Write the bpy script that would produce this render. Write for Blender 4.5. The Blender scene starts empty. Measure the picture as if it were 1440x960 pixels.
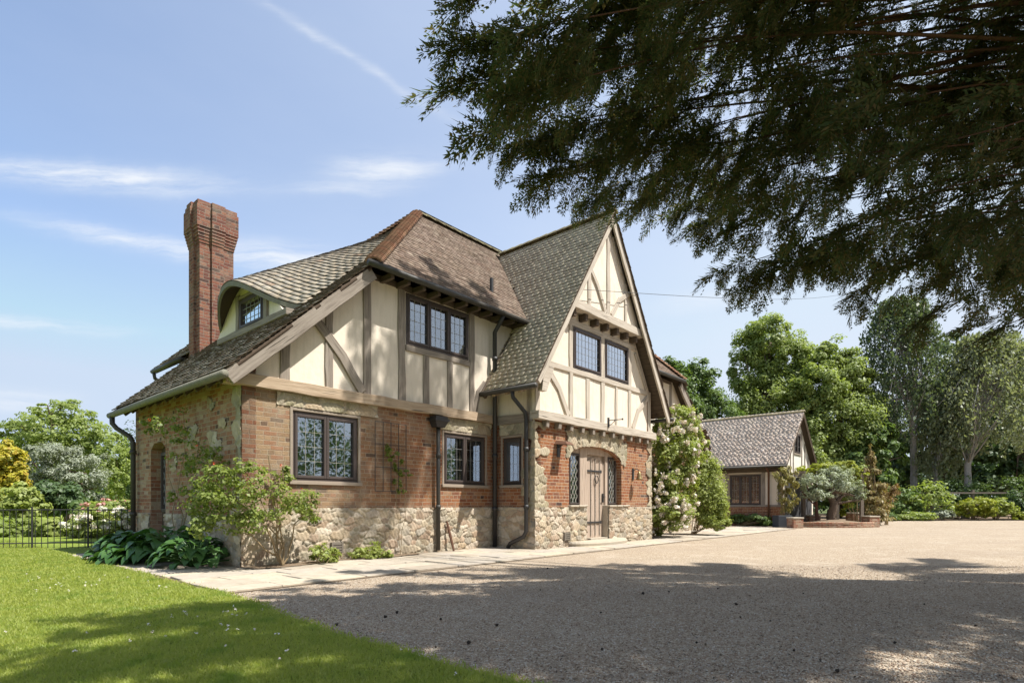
import bpy, math, random
import numpy as np
from mathutils import Vector, noise
from mathutils.geometry import tessellate_polygon

SC = bpy.context.scene
COL = SC.collection
random.seed(7)
RNG = np.random.default_rng(7)
R = math.radians

# ------------------------------------------------------------------ camera
cam_d = bpy.data.cameras.new('camera')
cam = bpy.data.objects.new('camera', cam_d)
COL.objects.link(cam)
cam.location = (0, 0, 1.0)
cam.rotation_euler = (R(90), 0, 0)
cam_d.lens = 20.0
cam_d.sensor_width = 36.0
cam_d.shift_y = 0.159
cam_d.clip_start = 0.1
cam_d.clip_end = 3000
SC.camera = cam

# ------------------------------------------------------------------ light
SUN_EL = R(60)
SUN_DIR = Vector((math.cos(SUN_EL) * 0.955, -math.cos(SUN_EL) * 0.296, math.sin(SUN_EL)))
sun_d = bpy.data.lights.new('sun', 'SUN')
sun_d.energy = 3.8
sun_d.angle = R(0.53)
sun_d.color = (1.0, 0.965, 0.91)
sun = bpy.data.objects.new('sun', sun_d)
COL.objects.link(sun)
sun.rotation_euler = SUN_DIR.to_track_quat('Z', 'Y').to_euler()
sun.location = (30, 0, 40)

world = bpy.data.worlds.new('World')
SC.world = world
world.use_nodes = True
SKY_STRENGTH = 0.105
EXPOSURE = 1.2
SC.view_settings.view_transform = 'Standard'
SC.view_settings.look = 'None'
SC.view_settings.gamma = 1
SC.view_settings.use_curve_mapping = False
SC.view_settings.exposure = EXPOSURE
SC.render.engine = 'CYCLES'
SC.cycles.max_bounces = 7
SC.cycles.diffuse_bounces = 3
SC.cycles.glossy_bounces = 3
SC.cycles.transmission_bounces = 4
SC.cycles.transparent_max_bounces = 6
SC.cycles.caustics_reflective = False
SC.cycles.caustics_refractive = False


# ------------------------------------------------------------------ node helpers
def nd(nt, typ, ins=None, **props):
    n = nt.nodes.new('ShaderNode' + typ)
    for k, v in props.items():
        setattr(n, k, v)
    for k, v in (ins or {}).items():
        s = n.inputs[k]
        if isinstance(v, bpy.types.NodeSocket):
            nt.links.new(v, s)
        else:
            if isinstance(v, tuple) and len(v) == 3 and s.type == 'RGBA':
                v = (*v, 1.0)
            s.default_value = v
    return n


def math_(nt, op, a, b=0.0, c=0.0, clamp=False):
    n = nd(nt, 'Math', operation=op, use_clamp=clamp)
    for i, v in enumerate((a, b, c)):
        if isinstance(v, bpy.types.NodeSocket):
            nt.links.new(v, n.inputs[i])
        else:
            n.inputs[i].default_value = v
    return n.outputs[0]


def ramp(nt, fac, stops, interp='LINEAR'):
    n = nd(nt, 'ValToRGB', {'Fac': fac})
    cr = n.color_ramp
    cr.interpolation = interp
    while len(cr.elements) < len(stops):
        cr.elements.new(0.5)
    for e, (p, c) in zip(cr.elements, stops):
        e.position = p
        e.color = (*c, 1) if len(c) == 3 else c
    return n.outputs['Color']


def mixc(nt, fac, a, b, mode='MIX'):
    n = nd(nt, 'Mix', data_type='RGBA', blend_type=mode)
    for s, v in ((n.inputs['Factor'], fac), (n.inputs[6], a), (n.inputs[7], b)):
        if isinstance(v, bpy.types.NodeSocket):
            nt.links.new(v, s)
        else:
            s.default_value = (*v, 1) if isinstance(v, tuple) else v
    return n.outputs[2]


def noise_(nt, vec, scale, detail=3, rough=0.55, out='Fac'):
    n = nd(nt, 'TexNoise', {'Scale': scale, 'Detail': detail, 'Roughness': rough})
    if vec is not None:
        nt.links.new(vec, n.inputs['Vector'])
    return n.outputs[out]


def new_mat(name):
    m = bpy.data.materials.new(name)
    m.use_nodes = True
    nt = m.node_tree
    nt.nodes.clear()
    out = nd(nt, 'OutputMaterial')
    return m, nt, out


def finish(nt, out, color, rough=0.8, bump=None, bump_d=0.01, bump_s=1.0, spec=0.3, metal=0.0):
    p = nd(nt, 'BsdfPrincipled', {'Roughness': rough, 'Specular IOR Level': spec, 'Metallic': metal, 'Base Color': color})
    if bump is not None:
        b = nd(nt, 'Bump', {'Height': bump, 'Distance': bump_d, 'Strength': bump_s})
        nt.links.new(b.outputs[0], p.inputs['Normal'])
    nt.links.new(p.outputs[0], out.inputs['Surface'])
    return p


def objco(nt):
    return nd(nt, 'TexCoord').outputs['Object']


def uvco(nt):
    return nd(nt, 'TexCoord').outputs['UV']


# ------------------------------------------------------------------ sky
def build_world():
    nt = world.node_tree
    nt.nodes.clear()
    out = nd(nt, 'OutputWorld')
    sky = nd(nt, 'TexSky', sky_type='NISHITA', sun_disc=False)
    sky.sun_elevation = SUN_EL
    sky.sun_rotation = R(107)
    sky.air_density = 1.0
    sky.dust_density = 1.2
    sky.ozone_density = 2.0
    d = nd(nt, 'TexCoord').outputs['Generated']
    sp = nd(nt, 'SeparateXYZ', {0: d})
    y = math_(nt, 'MAXIMUM', sp.outputs['Y'], 0.02)
    u = math_(nt, 'DIVIDE', sp.outputs['X'], y)
    v = math_(nt, 'DIVIDE', sp.outputs['Z'], y)
    uv = nd(nt, 'CombineXYZ', {'X': u, 'Y': v}).outputs[0]
    # cirrus streaks: (u, v, half length, half height, tilt, strength)
    streaks = [(-0.745, 0.578, 0.23, 0.020, -0.06, 0.85), (-0.30, 0.555, 0.10, 0.012, 0.0, 0.32), (-0.225, 0.590, 0.10, 0.024, 0.03, 0.6),
               (-0.60, 0.455, 0.24, 0.016, -0.18, 0.70), (-0.33, 0.43, 0.17, 0.024, -0.10, 0.75),
               (-0.86, 0.318, 0.16, 0.010, -0.06, 0.5), (-0.30, 0.795, 0.22, 0.010, -0.62, 0.30),
               (-0.88, 0.18, 0.10, 0.02, 0.0, 0.55), (0.09, 0.44, 0.07, 0.025, 0.0, 0.5), (0.36, 0.36, 0.10, 0.016, 0.08, 0.4)]
    warp = nd(nt, 'TexNoise', {'Vector': uv, 'Scale': 7.0, 'Detail': 4.0, 'Roughness': 0.6}).outputs['Color']
    wv = nd(nt, 'VectorMath', {0: warp, 1: (0.5, 0.5, 0.5)}, operation='SUBTRACT').outputs[0]
    wv = nd(nt, 'VectorMath', {0: wv, 1: (0.06, 0.035, 0)}, operation='MULTIPLY').outputs[0]
    uvw = nd(nt, 'VectorMath', {0: uv, 1: wv}, operation='ADD').outputs[0]
    s2 = nd(nt, 'SeparateXYZ', {0: uvw})
    tot = None
    for (cu, cv, hl, hh, tl, st) in streaks:
        a = math_(nt, 'SUBTRACT', s2.outputs['X'], cu)
        b = math_(nt, 'SUBTRACT', s2.outputs['Y'], cv)
        b = math_(nt, 'SUBTRACT', b, math_(nt, 'MULTIPLY', a, tl))
        a2 = math_(nt, 'POWER', math_(nt, 'ABSOLUTE', math_(nt, 'DIVIDE', a, hl)), 2.6)
        b2 = math_(nt, 'POWER', math_(nt, 'ABSOLUTE', math_(nt, 'DIVIDE', b, hh)), 2.0)
        g = math_(nt, 'EXPONENT', math_(nt, 'MULTIPLY', math_(nt, 'ADD', a2, b2), -1.0))
        g = math_(nt, 'MULTIPLY', g, st * 1.35)
        tot = g if tot is None else math_(nt, 'ADD', tot, g)
    mp = nd(nt, 'Mapping', {'Vector': uvw, 'Scale': (3.2, 26.0, 1.0), 'Rotation': (0, 0, 0.05)}).outputs[0]
    fib = nd(nt, 'TexNoise', {'Vector': mp, 'Scale': 1.6, 'Detail': 6.0, 'Roughness': 0.65}).outputs['Fac']
    fib = nd(nt, 'MapRange', {'Value': fib, 'From Min': 0.28, 'From Max': 0.72}).outputs[0]
    cl = math_(nt, 'MULTIPLY', tot, fib)
    # thin high veil, thicker towards the horizon
    mp2 = nd(nt, 'Mapping', {'Vector': d, 'Scale': (1.2, 1.2, 3.5)}).outputs[0]
    veil = nd(nt, 'TexNoise', {'Vector': mp2, 'Scale': 1.3, 'Detail': 5.0, 'Roughness': 0.6}).outputs['Fac']
    veil = nd(nt, 'MapRange', {'Value': veil, 'From Min': 0.35, 'From Max': 0.8, 'To Min': 0.0, 'To Max': 0.12}).outputs[0]
    side = nd(nt, 'MapRange', {'Value': sp.outputs['X'], 'From Min': -0.75, 'From Max': 0.35, 'To Min': 0.0, 'To Max': 0.62}).outputs[0]
    low = nd(nt, 'MapRange', {'Value': sp.outputs['Z'], 'From Min': 0.0, 'From Max': 0.5, 'To Min': 0.12, 'To Max': 0.0}).outputs[0]
    c = nd(nt, 'VectorMath', {0: sky.outputs[0], 1: (2.4, 2.95, 3.75)}, operation='MINIMUM').outputs[0]
    hz = math_(nt, 'ADD', math_(nt, 'ADD', veil, side), low, clamp=True)
    c = mixc(nt, hz, c, (3.3, 3.62, 4.15))
    c = mixc(nt, math_(nt, 'MINIMUM', cl, 1.0), c, (3.9, 4.05, 4.25))
    bg = nd(nt, 'Background', {'Color': c, 'Strength': SKY_STRENGTH})
    nt.links.new(bg.outputs[0], out.inputs[0])


build_world()

# ------------------------------------------------------------------ places
HX, HY = -4.176, 8.791                       # front left corner of the house
HANG = R(48.814)
UX = (math.cos(HANG), math.sin(HANG))
UY = (-UX[1], UX[0])


def lw(X, Y, Z=0.0):
    """house coordinates -> world"""
    return (HX + X * UX[0] + Y * UY[0], HY + X * UX[1] + Y * UY[1], Z)


def at(px, py, d):
    """world point seen at a photo pixel, d metres into the garden"""
    return ((px - 720) / 800 * d, d, 1.0 + (709 - py) / 800 * d)


# ------------------------------------------------------------------ object helpers
def link(o, parent=None):
    COL.objects.link(o)
    if parent is not None:
        o.parent = parent
    return o


def empty(name, loc=(0, 0, 0), rz=0.0):
    o = bpy.data.objects.new(name, None)
    o.location = loc
    o.rotation_euler = (0, 0, rz)
    o.empty_display_size = 0.2
    return link(o)


def tag(o, label=None, cat=None, group=None, kind=None):
    if label:
        o['label'] = label
    if cat:
        o['category'] = cat
    if group:
        o['group'] = group
    if kind:
        o['kind'] = kind
    return o


def copy_tree(o, parent=None):
    c = o.copy()
    COL.objects.link(c)
    if parent is not None:
        c.parent = parent
    for ch in [k for k in bpy.data.objects if k.parent == o]:
        copy_tree(ch, c)
    return c


def np_mesh(name, V, F, mat, parent=None, col=None, smooth=False, off=None):
    """V (n,3), F (m,k) with k constant"""
    V = np.asarray(V, dtype=np.float32)
    if off is not None:
        V = V - np.asarray(off, dtype=np.float32)
    F = np.asarray(F, dtype=np.int32)
    m, k = F.shape
    me = bpy.data.meshes.new(name)
    me.vertices.add(len(V))
    me.vertices.foreach_set('co', V.ravel())
    me.loops.add(m * k)
    me.loops.foreach_set('vertex_index', F.ravel())
    me.polygons.add(m)
    me.polygons.foreach_set('loop_start', np.arange(0, m * k, k, dtype=np.int32))
    if smooth:
        me.polygons.foreach_set('use_smooth', np.ones(m, dtype=bool))
    me.update(calc_edges=True)
    if col is not None:
        a = me.color_attributes.new('Col', 'FLOAT_COLOR', 'POINT')
        cc = np.ones((len(V), 4), dtype=np.float32)
        cc[:, :3] = col
        a.data.foreach_set('color', cc.ravel())
    me.materials.append(mat)
    return link(bpy.data.objects.new(name, me), parent)


class MB:
    def __init__(self):
        self.v, self.f, self.uv = [], [], []

    def add(self, vs, fs, uvs=None):
        b = len(self.v)
        self.v += [tuple(p) for p in vs]
        for i, f in enumerate(fs):
            self.f.append([b + k for k in f])
            self.uv.append(uvs[i] if uvs else None)

    def hexa(self, c, uvs=None):
        self.add(c, [(0, 1, 2, 3), (7, 6, 5, 4), (0, 4, 5, 1), (1, 5, 6, 2), (2, 6, 7, 3), (3, 7, 4, 0)], uvs)

    def box(self, x0, x1, y0, y1, z0, z1):
        self.hexa([(x0, y0, z0), (x1, y0, z0), (x1, y1, z0), (x0, y1, z0), (x0, y0, z1), (x1, y0, z1), (x1, y1, z1), (x0, y1, z1)])

    def tbox(self, T, a0, a1, z0, z1, o0, o1):
        self.hexa([T(a0, z0, o0), T(a1, z0, o0), T(a1, z0, o1), T(a0, z0, o1), T(a0, z1, o0), T(a1, z1, o0), T(a1, z1, o1), T(a0, z1, o1)])

    def poly2(self, T, pts, o0, o1, w=None):
        """extruded polygon in a wall plane"""
        n = len(pts)
        tri = tessellate_polygon([[Vector((p[0], p[1], 0)) for p in pts]])
        a = [T(p[0], p[1], o1) for p in pts]
        b = [T(p[0], p[1], o0) for p in pts]
        self.add(a + b, [tuple(t) for t in tri] + [tuple(n + k for k in reversed(t)) for t in tri] + [(i, (i + 1) % n, n + (i + 1) % n, n + i) for i in range(n)])

    def ribbon(self, T, pts, w, o0, o1, jit=0.0, seg=0.35):
        """timber along a polyline in a wall plane; uv runs along it"""
        P = []
        for (p, q) in zip(pts[:-1], pts[1:]):
            L = math.hypot(q[0] - p[0], q[1] - p[1])
            n = max(1, int(L / seg))
            for i in range(n):
                P.append((p[0] + (q[0] - p[0]) * i / n, p[1] + (q[1] - p[1]) * i / n))
        P.append(pts[-1])
        n = len(P)
        u0 = random.random() * 20
        vs, us = [], []
        s = 0
        for i, p in enumerate(P):
            a, b = P[max(0, i - 1)], P[min(n - 1, i + 1)]
            dx, dz = b[0] - a[0], b[1] - a[1]
            L = math.hypot(dx, dz) or 1
            nx, nz = -dz / L, dx / L
            if i:
                s += math.hypot(p[0] - P[i - 1][0], p[1] - P[i - 1][1])
            j = lambda: random.uniform(-jit, jit)
            h1, h2 = w / 2 + j(), w / 2 + j()
            oo = o1 + j() * 0.6
            vs += [T(p[0] - nx * h1, p[1] - nz * h1, o0), T(p[0] - nx * h1, p[1] - nz * h1, oo), T(p[0] + nx * h2, p[1] + nz * h2, oo), T(p[0] + nx * h2, p[1] + nz * h2, o0)]
            us.append(u0 + s)
        fs, uvs = [], []
        t = abs(o1 - o0)
        for i in range(n - 1):
            for k, (v0, v1) in enumerate(((0, t), (t, t + w), (t + w, 2 * t + w), (2 * t + w, 2 * t + 2 * w))):
                a, b = 4 * i + k, 4 * i + (k + 1) % 4
                fs.append((a, b, b + 4, a + 4))
                uvs.append([(us[i], v0 + u0), (us[i], v1 + u0), (us[i + 1], v1 + u0), (us[i + 1], v0 + u0)])
        fs += [(3, 2, 1, 0), (4 * n - 4, 4 * n - 3, 4 * n - 2, 4 * n - 1)]
        uvs += [None, None]
        self.add(vs, fs, uvs)

    def tube(self, pts, rad, n=8, cap=True):
        pts = [Vector(p) for p in pts]
        m = len(pts)
        rad = rad if isinstance(rad, (list, tuple)) else [rad] * m
        vs = []
        up = None
        for i, p in enumerate(pts):
            d = (pts[min(m - 1, i + 1)] - pts[max(0, i - 1)])
            d = d.normalized() if d.length > 1e-9 else Vector((0, 0, 1))
            if up is None:
                up = Vector((0, 0, 1)) if abs(d.z) < 0.9 else Vector((1, 0, 0))
            s = d.cross(up)
            if s.length < 1e-6:
                s = d.cross(Vector((0.3, 1, 0.2)))
            s.normalize()
            up = s.cross(d).normalized()
            for k in range(n):
                a = 2 * math.pi * k / n
                vs.append(p + (s * math.cos(a) + up * math.sin(a)) * rad[i])
        fs = [(i * n + k, i * n + (k + 1) % n, (i + 1) * n + (k + 1) % n, (i + 1) * n + k) for i in range(m - 1) for k in range(n)]
        if cap:
            fs += [tuple(range(n - 1, -1, -1)), tuple((m - 1) * n + k for k in range(n))]
        self.add(vs, fs)

    def lathe(self, c, prof, n=14):
        vs = [(c[0] + r * math.cos(2 * math.pi * k / n), c[1] + r * math.sin(2 * math.pi * k / n), c[2] + z) for (r, z) in prof for k in range(n)]
        m = len(prof)
        fs = [(i * n + k, i * n + (k + 1) % n, (i + 1) * n + (k + 1) % n, (i + 1) * n + k) for i in range(m - 1) for k in range(n)]
        fs += [tuple(range(n - 1, -1, -1)), tuple((m - 1) * n + k for k in range(n))]
        self.add(vs, fs)

    def build(self, name, mat, parent=None, smooth=False, bevel=0.0, off=None):
        vs = self.v if off is None else [(p[0] - off[0], p[1] - off[1], p[2] - off[2]) for p in self.v]
        me = bpy.data.meshes.new(name)
        me.from_pydata([tuple(p) for p in vs], [], self.f)
        me.materials.append(mat)
        uvl = me.uv_layers.new(name='UVMap')
        data = np.zeros((len(me.loops), 2), dtype=np.float32)
        for p in me.polygons:
            u = self.uv[p.index]
            if u is None:
                nx, ny, nz = (abs(c) for c in p.normal)
                for li in p.loop_indices:
                    c = me.vertices[me.loops[li].vertex_index].co
                    data[li] = (c.y, c.z) if nx >= ny and nx >= nz else ((c.x, c.z) if ny >= nz else (c.x, c.y))
            else:
                for li, q in zip(p.loop_indices, u):
                    data[li] = q
        uvl.data.foreach_set('uv', data.ravel())
        if smooth:
            me.polygons.foreach_set('use_smooth', np.ones(len(me.polygons), dtype=bool))
        o = link(bpy.data.objects.new(name, me), parent)
        if bevel:
            b = o.modifiers.new('bevel', 'BEVEL')
            b.width = bevel
            b.segments = 1
            b.limit_method = 'ANGLE'
        return o


def Ty(c):
    return lambda a, z, o: (a, c - o, z)       # wall facing -Y of its building


def Tx(c):
    return lambda a, z, o: (c - o, a, z)       # wall facing -X of its building


def wall(name, T, outer, holes, mat, parent, depth=0.16, thick=0.22, notch=()):
    """wall face with openings and reveals, a back face behind it"""
    loops = [outer] + holes
    tri = tessellate_polygon([[Vector((p[0], p[1], 0)) for p in l] for l in loops])
    flat = [p for l in loops for p in l]
    m = MB()
    m.add([T(p[0], p[1], 0) for p in flat], [tuple(t) for t in tri])
    m.add([T(p[0], p[1], -thick) for p in flat], [tuple(t) for t in tri])
    for l in loops:
        n = len(l)
        for i in range(n):
            p, q = l[i], l[(i + 1) % n]
            m.add([T(*p, 0), T(*q, 0), T(*q, -thick), T(*p, -thick)], [(0, 1, 2, 3)])
    return m.build(name, mat, parent)


def rect(a0, a1, z0, z1):
    return [(a0, z0), (a1, z0), (a1, z1), (a0, z1)]


# ------------------------------------------------------------------ materials
M = {}


def brick_mat(name, pal, mortar, pal2=None, x0=1.5, x1=4.5, dirt=0.35, bw=0.225, bh=0.075, moss=0.0):
    m, nt, out = new_mat(name)
    uv = uvco(nt)
    wob = nd(nt, 'TexNoise', {'Vector': uv, 'Scale': 5.0, 'Detail': 2.0}).outputs['Color']
    wob = nd(nt, 'VectorMath', {0: wob, 1: (0.5, 0.5, 0.5)}, operation='SUBTRACT').outputs[0]
    wob = nd(nt, 'VectorMath', {0: wob, 1: (0.022, 0.022, 0.0)}, operation='MULTIPLY').outputs[0]
    vec = nd(nt, 'VectorMath', {0: uv, 1: wob}, operation='ADD').outputs[0]
    b = nd(nt, 'TexBrick', {'Vector': vec, 'Color1': (0, 0, 0), 'Color2': (1, 1, 1), 'Mortar': (0.5, 0.5, 0.5), 'Scale': 1.0, 'Mortar Size': 0.0075,
                            'Mortar Smooth': 0.35, 'Bias': 0.0, 'Brick Width': bw, 'Row Height': bh}, offset=0.5, offset_frequency=2, squash=0.52, squash_frequency=3)
    rnd = b.outputs['Color']
    c = ramp(nt, rnd, pal, 'CONSTANT')
    if pal2:
        ox = nd(nt, 'SeparateXYZ', {0: objco(nt)}).outputs['X']
        f = nd(nt, 'MapRange', {'Value': math_(nt, 'ADD', ox, math_(nt, 'MULTIPLY', noise_(nt, objco(nt), 1.6, 4), 3.0)), 'From Min': x0 + 1.5, 'From Max': x1 + 1.5}).outputs[0]
        c = mixc(nt, f, c, ramp(nt, rnd, pal2, 'CONSTANT'))
    c = mixc(nt, 0.55, c, mixc(nt, noise_(nt, objco(nt), 38, 4, 0.7), (0.0, 0.0, 0.0), (1.0, 1.0, 1.0)), 'OVERLAY')
    n2 = noise_(nt, objco(nt), 2.2, 5, 0.6)
    c = mixc(nt, math_(nt, 'MULTIPLY', nd(nt, 'MapRange', {'Value': n2, 'From Min': 0.48, 'From Max': 0.72}).outputs[0], dirt), c, (0.34, 0.30, 0.23))
    mf = math_(nt, 'MULTIPLY', b.outputs['Fac'], nd(nt, 'MapRange', {'Value': noise_(nt, objco(nt), 9, 3), 'From Min': 0.25, 'From Max': 0.6, 'To Min': 0.35, 'To Max': 1.0}).outputs[0])
    c = mixc(nt, mf, c, mortar)
    if moss:
        mo = nd(nt, 'MapRange', {'Value': noise_(nt, objco(nt), 3.1, 5, 0.65), 'From Min': 0.56, 'From Max': 0.7, 'To Max': moss}).outputs[0]
        c = mixc(nt, mo, c, (0.16, 0.15, 0.07))
    h = math_(nt, 'ADD', math_(nt, 'MULTIPLY', b.outputs['Fac'], -1.0), math_(nt, 'MULTIPLY', noise_(nt, objco(nt), 60, 4, 0.7), 0.9))
    h = math_(nt, 'ADD', h, math_(nt, 'MULTIPLY', rnd, 0.35))
    finish(nt, out, c, 0.9, h, 0.009, 0.9, 0.2)
    return m


RED = [(0, (0.36, 0.11, 0.05)), (0.14, (0.43, 0.15, 0.06)), (0.32, (0.30, 0.10, 0.055)), (0.46, (0.47, 0.19, 0.085)), (0.62, (0.39, 0.13, 0.06)), (0.78, (0.50, 0.22, 0.11)), (0.90, (0.27, 0.10, 0.06)), (0.965, (0.05, 0.04, 0.045))]
BUFF = [(0, (0.30, 0.19, 0.11)), (0.15, (0.37, 0.25, 0.14)), (0.33, (0.24, 0.16, 0.10)), (0.48, (0.33, 0.16, 0.09)), (0.62, (0.40, 0.28, 0.16)), (0.80, (0.29, 0.20, 0.12)), (0.92, (0.38, 0.17, 0.09)), (0.95, (0.06, 0.045, 0.04))]
MIXB = [(0, (0.36, 0.16, 0.10)), (0.16, (0.44, 0.31, 0.21)), (0.34, (0.31, 0.14, 0.09)), (0.5, (0.46, 0.24, 0.15)), (0.66, (0.52, 0.42, 0.31)), (0.80, (0.36, 0.22, 0.14)), (0.91, (0.55, 0.47, 0.37)), (0.96, (0.09, 0.065, 0.06))]
CHIM = [(0, (0.26, 0.10, 0.07)), (0.2, (0.32, 0.13, 0.085)), (0.4, (0.20, 0.085, 0.065)), (0.6, (0.36, 0.17, 0.11)), (0.8, (0.24, 0.11, 0.08)), (0.93, (0.11, 0.07, 0.06))]


def mute(pal, f, k=1.0):
    m = [sum(c[i] for _, c in pal) / len(pal) for i in range(3)]
    return [(p, tuple(k * (c[i] * (1 - f) + m[i] * f) for i in range(3))) for p, c in pal]


BUFF, MIXB, RED, CHIM = mute(BUFF, 0.45, 0.85), mute([(p, (c[0] * 0.95, c[1] * 0.82, c[2] * 0.74)) for p, c in MIXB], 0.2, 0.82), mute([(p, (c[0] * 0.95, c[1] * 1.06, c[2] * 1.05)) for p, c in RED], 0.2, 0.68), mute(CHIM, 0.1, 0.68)
M['brick_front'] = brick_mat('front_brick', BUFF, (0.36, 0.285, 0.20), RED, 1.2, 4.6, 0.5, moss=0.35)
M['brick_porch'] = brick_mat('porch_brick', RED, (0.46, 0.36, 0.255), None, dirt=0.2)
M['brick_left'] = brick_mat('side_brick', MIXB, (0.40, 0.33, 0.245), None, dirt=0.45, moss=0.3)
M['brick_chimney'] = brick_mat('chimney_brick', CHIM, (0.28, 0.22, 0.175), None, dirt=0.35, moss=0.25)
M['brick_low'] = brick_mat('garden_brick', MIXB, (0.42, 0.36, 0.28), None, dirt=0.5, moss=0.3)


def stone_mat(name, moss=0.35):
    m, nt, out = new_mat(name)
    at_ = nd(nt, 'VertexColor', layer_name='Col').outputs['Color']
    o = objco(nt)
    n1 = noise_(nt, o, 14, 5, 0.7)
    c = mixc(nt, 0.7, at_, mixc(nt, n1, (0.12, 0.12, 0.12), (0.88, 0.88, 0.88)), 'OVERLAY')
    n2 = nd(nt, 'MapRange', {'Value': noise_(nt, o, 3.3, 5, 0.65), 'From Min': 0.52, 'From Max': 0.72, 'To Max': moss}).outputs[0]
    c = mixc(nt, n2, c, (0.15, 0.14, 0.06))
    lime = nd(nt, 'MapRange', {'Value': noise_(nt, o, 2.1, 5, 0.65), 'From Min': 0.44, 'From Max': 0.66, 'To Max': 0.55}).outputs[0]
    c = mixc(nt, lime, c, (0.47, 0.40, 0.30))
    n3 = nd(nt, 'MapRange', {'Value': noise_(nt, o, 23, 3, 0.6), 'From Min': 0.62, 'From Max': 0.72, 'To Max': 0.6}).outputs[0]
    c = mixc(nt, n3, c, (0.55, 0.50, 0.40))
    finish(nt, out, c, 0.92, noise_(nt, o, 45, 5, 0.7), 0.012, 0.9, 0.15)
    return m


M['stone'] = stone_mat('rubble_stone')
M['quoin'] = stone_mat('quoin_stone', 0.75)


def simple(name, col, col2=None, scale=6, rough=0.75, bump=0.003, bscale=40, spec=0.25, metal=0.0, detail=4):
    m, nt, out = new_mat(name)
    o = objco(nt)
    c = mixc(nt, noise_(nt, o, scale, detail, 0.6), col, col2 or tuple(k * 0.75 for k in col))
    finish(nt, out, c, rough, noise_(nt, o, bscale, 4, 0.6), bump, 1.0, spec, metal)
    return m


def plaster_mat(name, a, b):
    m, nt, out = new_mat(name)
    o = objco(nt)
    c = mixc(nt, noise_(nt, o, 1.4, 5, 0.6), a, b)
    mp = nd(nt, 'Mapping', {'Vector': o, 'Scale': (5, 5, 0.7)}).outputs[0]
    st = nd(nt, 'MapRange', {'Value': noise_(nt, mp, 2.2, 4, 0.6), 'From Min': 0.48, 'From Max': 0.72, 'To Max': 0.42}).outputs[0]
    c = mixc(nt, st, c, (0.50, 0.43, 0.335))
    gr = nd(nt, 'MapRange', {'Value': noise_(nt, o, 4.5, 6, 0.7), 'From Min': 0.55, 'From Max': 0.75, 'To Max': 0.3}).outputs[0]
    c = mixc(nt, gr, c, (0.56, 0.50, 0.41))
    h = math_(nt, 'ADD', noise_(nt, o, 7, 3), math_(nt, 'MULTIPLY', noise_(nt, o, 90, 3), 0.25))
    finish(nt, out, c, 0.9, h, 0.012, 0.7, 0.15)
    return m


M['plaster'] = plaster_mat('cream_plaster', (0.74, 0.655, 0.54), (0.68, 0.595, 0.485))
M['plaster_white'] = plaster_mat('pale_plaster', (0.72, 0.68, 0.60), (0.66, 0.61, 0.53))


def oak_mat(name, a, b, c3, rough=0.85, upright=False):
    m, nt, out = new_mat(name)
    uv = uvco(nt)
    if upright:
        uv = nd(nt, 'Mapping', {'Vector': uv, 'Rotation': (0, 0, R(90))}).outputs[0]
    mp = nd(nt, 'Mapping', {'Vector': uv, 'Scale': (1.6, 26.0, 1.0)}).outputs[0]
    g = nd(nt, 'TexNoise', {'Vector': mp, 'Scale': 1.0, 'Detail': 6.0, 'Roughness': 0.65, 'Distortion': 0.4}).outputs['Fac']
    g2 = noise_(nt, uv, 2.4, 4)
    c = ramp(nt, g, [(0.28, c3), (0.46, a), (0.66, b)])
    c = mixc(nt, math_(nt, 'MULTIPLY', g2, 0.35), c, mixc(nt, 0.5, a, c3))
    mp2 = nd(nt, 'Mapping', {'Vector': uv, 'Scale': (0.7, 18.0, 1.0)}).outputs[0]
    cr = nd(nt, 'TexNoise', {'Vector': mp2, 'Scale': 1.3, 'Detail': 2.0}).outputs['Fac']
    crack = nd(nt, 'MapRange', {'Value': cr, 'From Min': 0.30, 'From Max': 0.36, 'To Min': 1.0, 'To Max': 0.0}).outputs[0]
    c = mixc(nt, math_(nt, 'MULTIPLY', crack, 0.7), c, (0.05, 0.04, 0.03))
    h = math_(nt, 'SUBTRACT', g, math_(nt, 'MULTIPLY', crack, 1.2))
    finish(nt, out, c, rough, h, 0.008, 0.9, 0.2)
    return m


M['oak'] = oak_mat('weathered_oak', (0.25, 0.21, 0.17), (0.33, 0.285, 0.235), (0.13, 0.105, 0.085))
M['oak_pale'] = oak_mat('bleached_oak', (0.46, 0.40, 0.325), (0.56, 0.50, 0.42), (0.27, 0.225, 0.175))
M['oak_tan'] = oak_mat('tan_oak', (0.40, 0.30, 0.205), (0.49, 0.385, 0.275), (0.25, 0.175, 0.115))
M['oak_dark'] = oak_mat('dark_oak', (0.10, 0.075, 0.055), (0.15, 0.11, 0.08), (0.05, 0.04, 0.03))
M['door_oak'] = oak_mat('door_oak', (0.40, 0.31, 0.24), (0.48, 0.39, 0.31), (0.27, 0.20, 0.15), upright=True)
M['frame'] = simple('brown_frame_paint', (0.075, 0.055, 0.047), (0.055, 0.042, 0.037), rough=0.5, spec=0.4)
M['surround'] = simple('window_surround', (0.33, 0.27, 0.21), (0.26, 0.21, 0.16), scale=9)
M['lead'] = simple('lead_strip', (0.33, 0.33, 0.31), (0.24, 0.24, 0.23), rough=0.5, spec=0.5)
M['lead_pale'] = simple('pale_lead_strip', (0.44, 0.42, 0.36), (0.36, 0.34, 0.29), rough=0.6)
M['iron'] = simple('black_iron', (0.022, 0.021, 0.022), (0.035, 0.032, 0.03), rough=0.5, spec=0.5)
M['gutter'] = simple('dark_gutter', (0.035, 0.030, 0.028), (0.06, 0.055, 0.04), rough=0.55, spec=0.4)
M['gutter_moss'] = simple('mossy_gutter', (0.24, 0.225, 0.19), (0.14, 0.135, 0.09), scale=12, rough=0.85, bump=0.01)
M['rust'] = simple('rusty_iron', (0.16, 0.075, 0.04), (0.09, 0.05, 0.035), scale=18)
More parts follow.
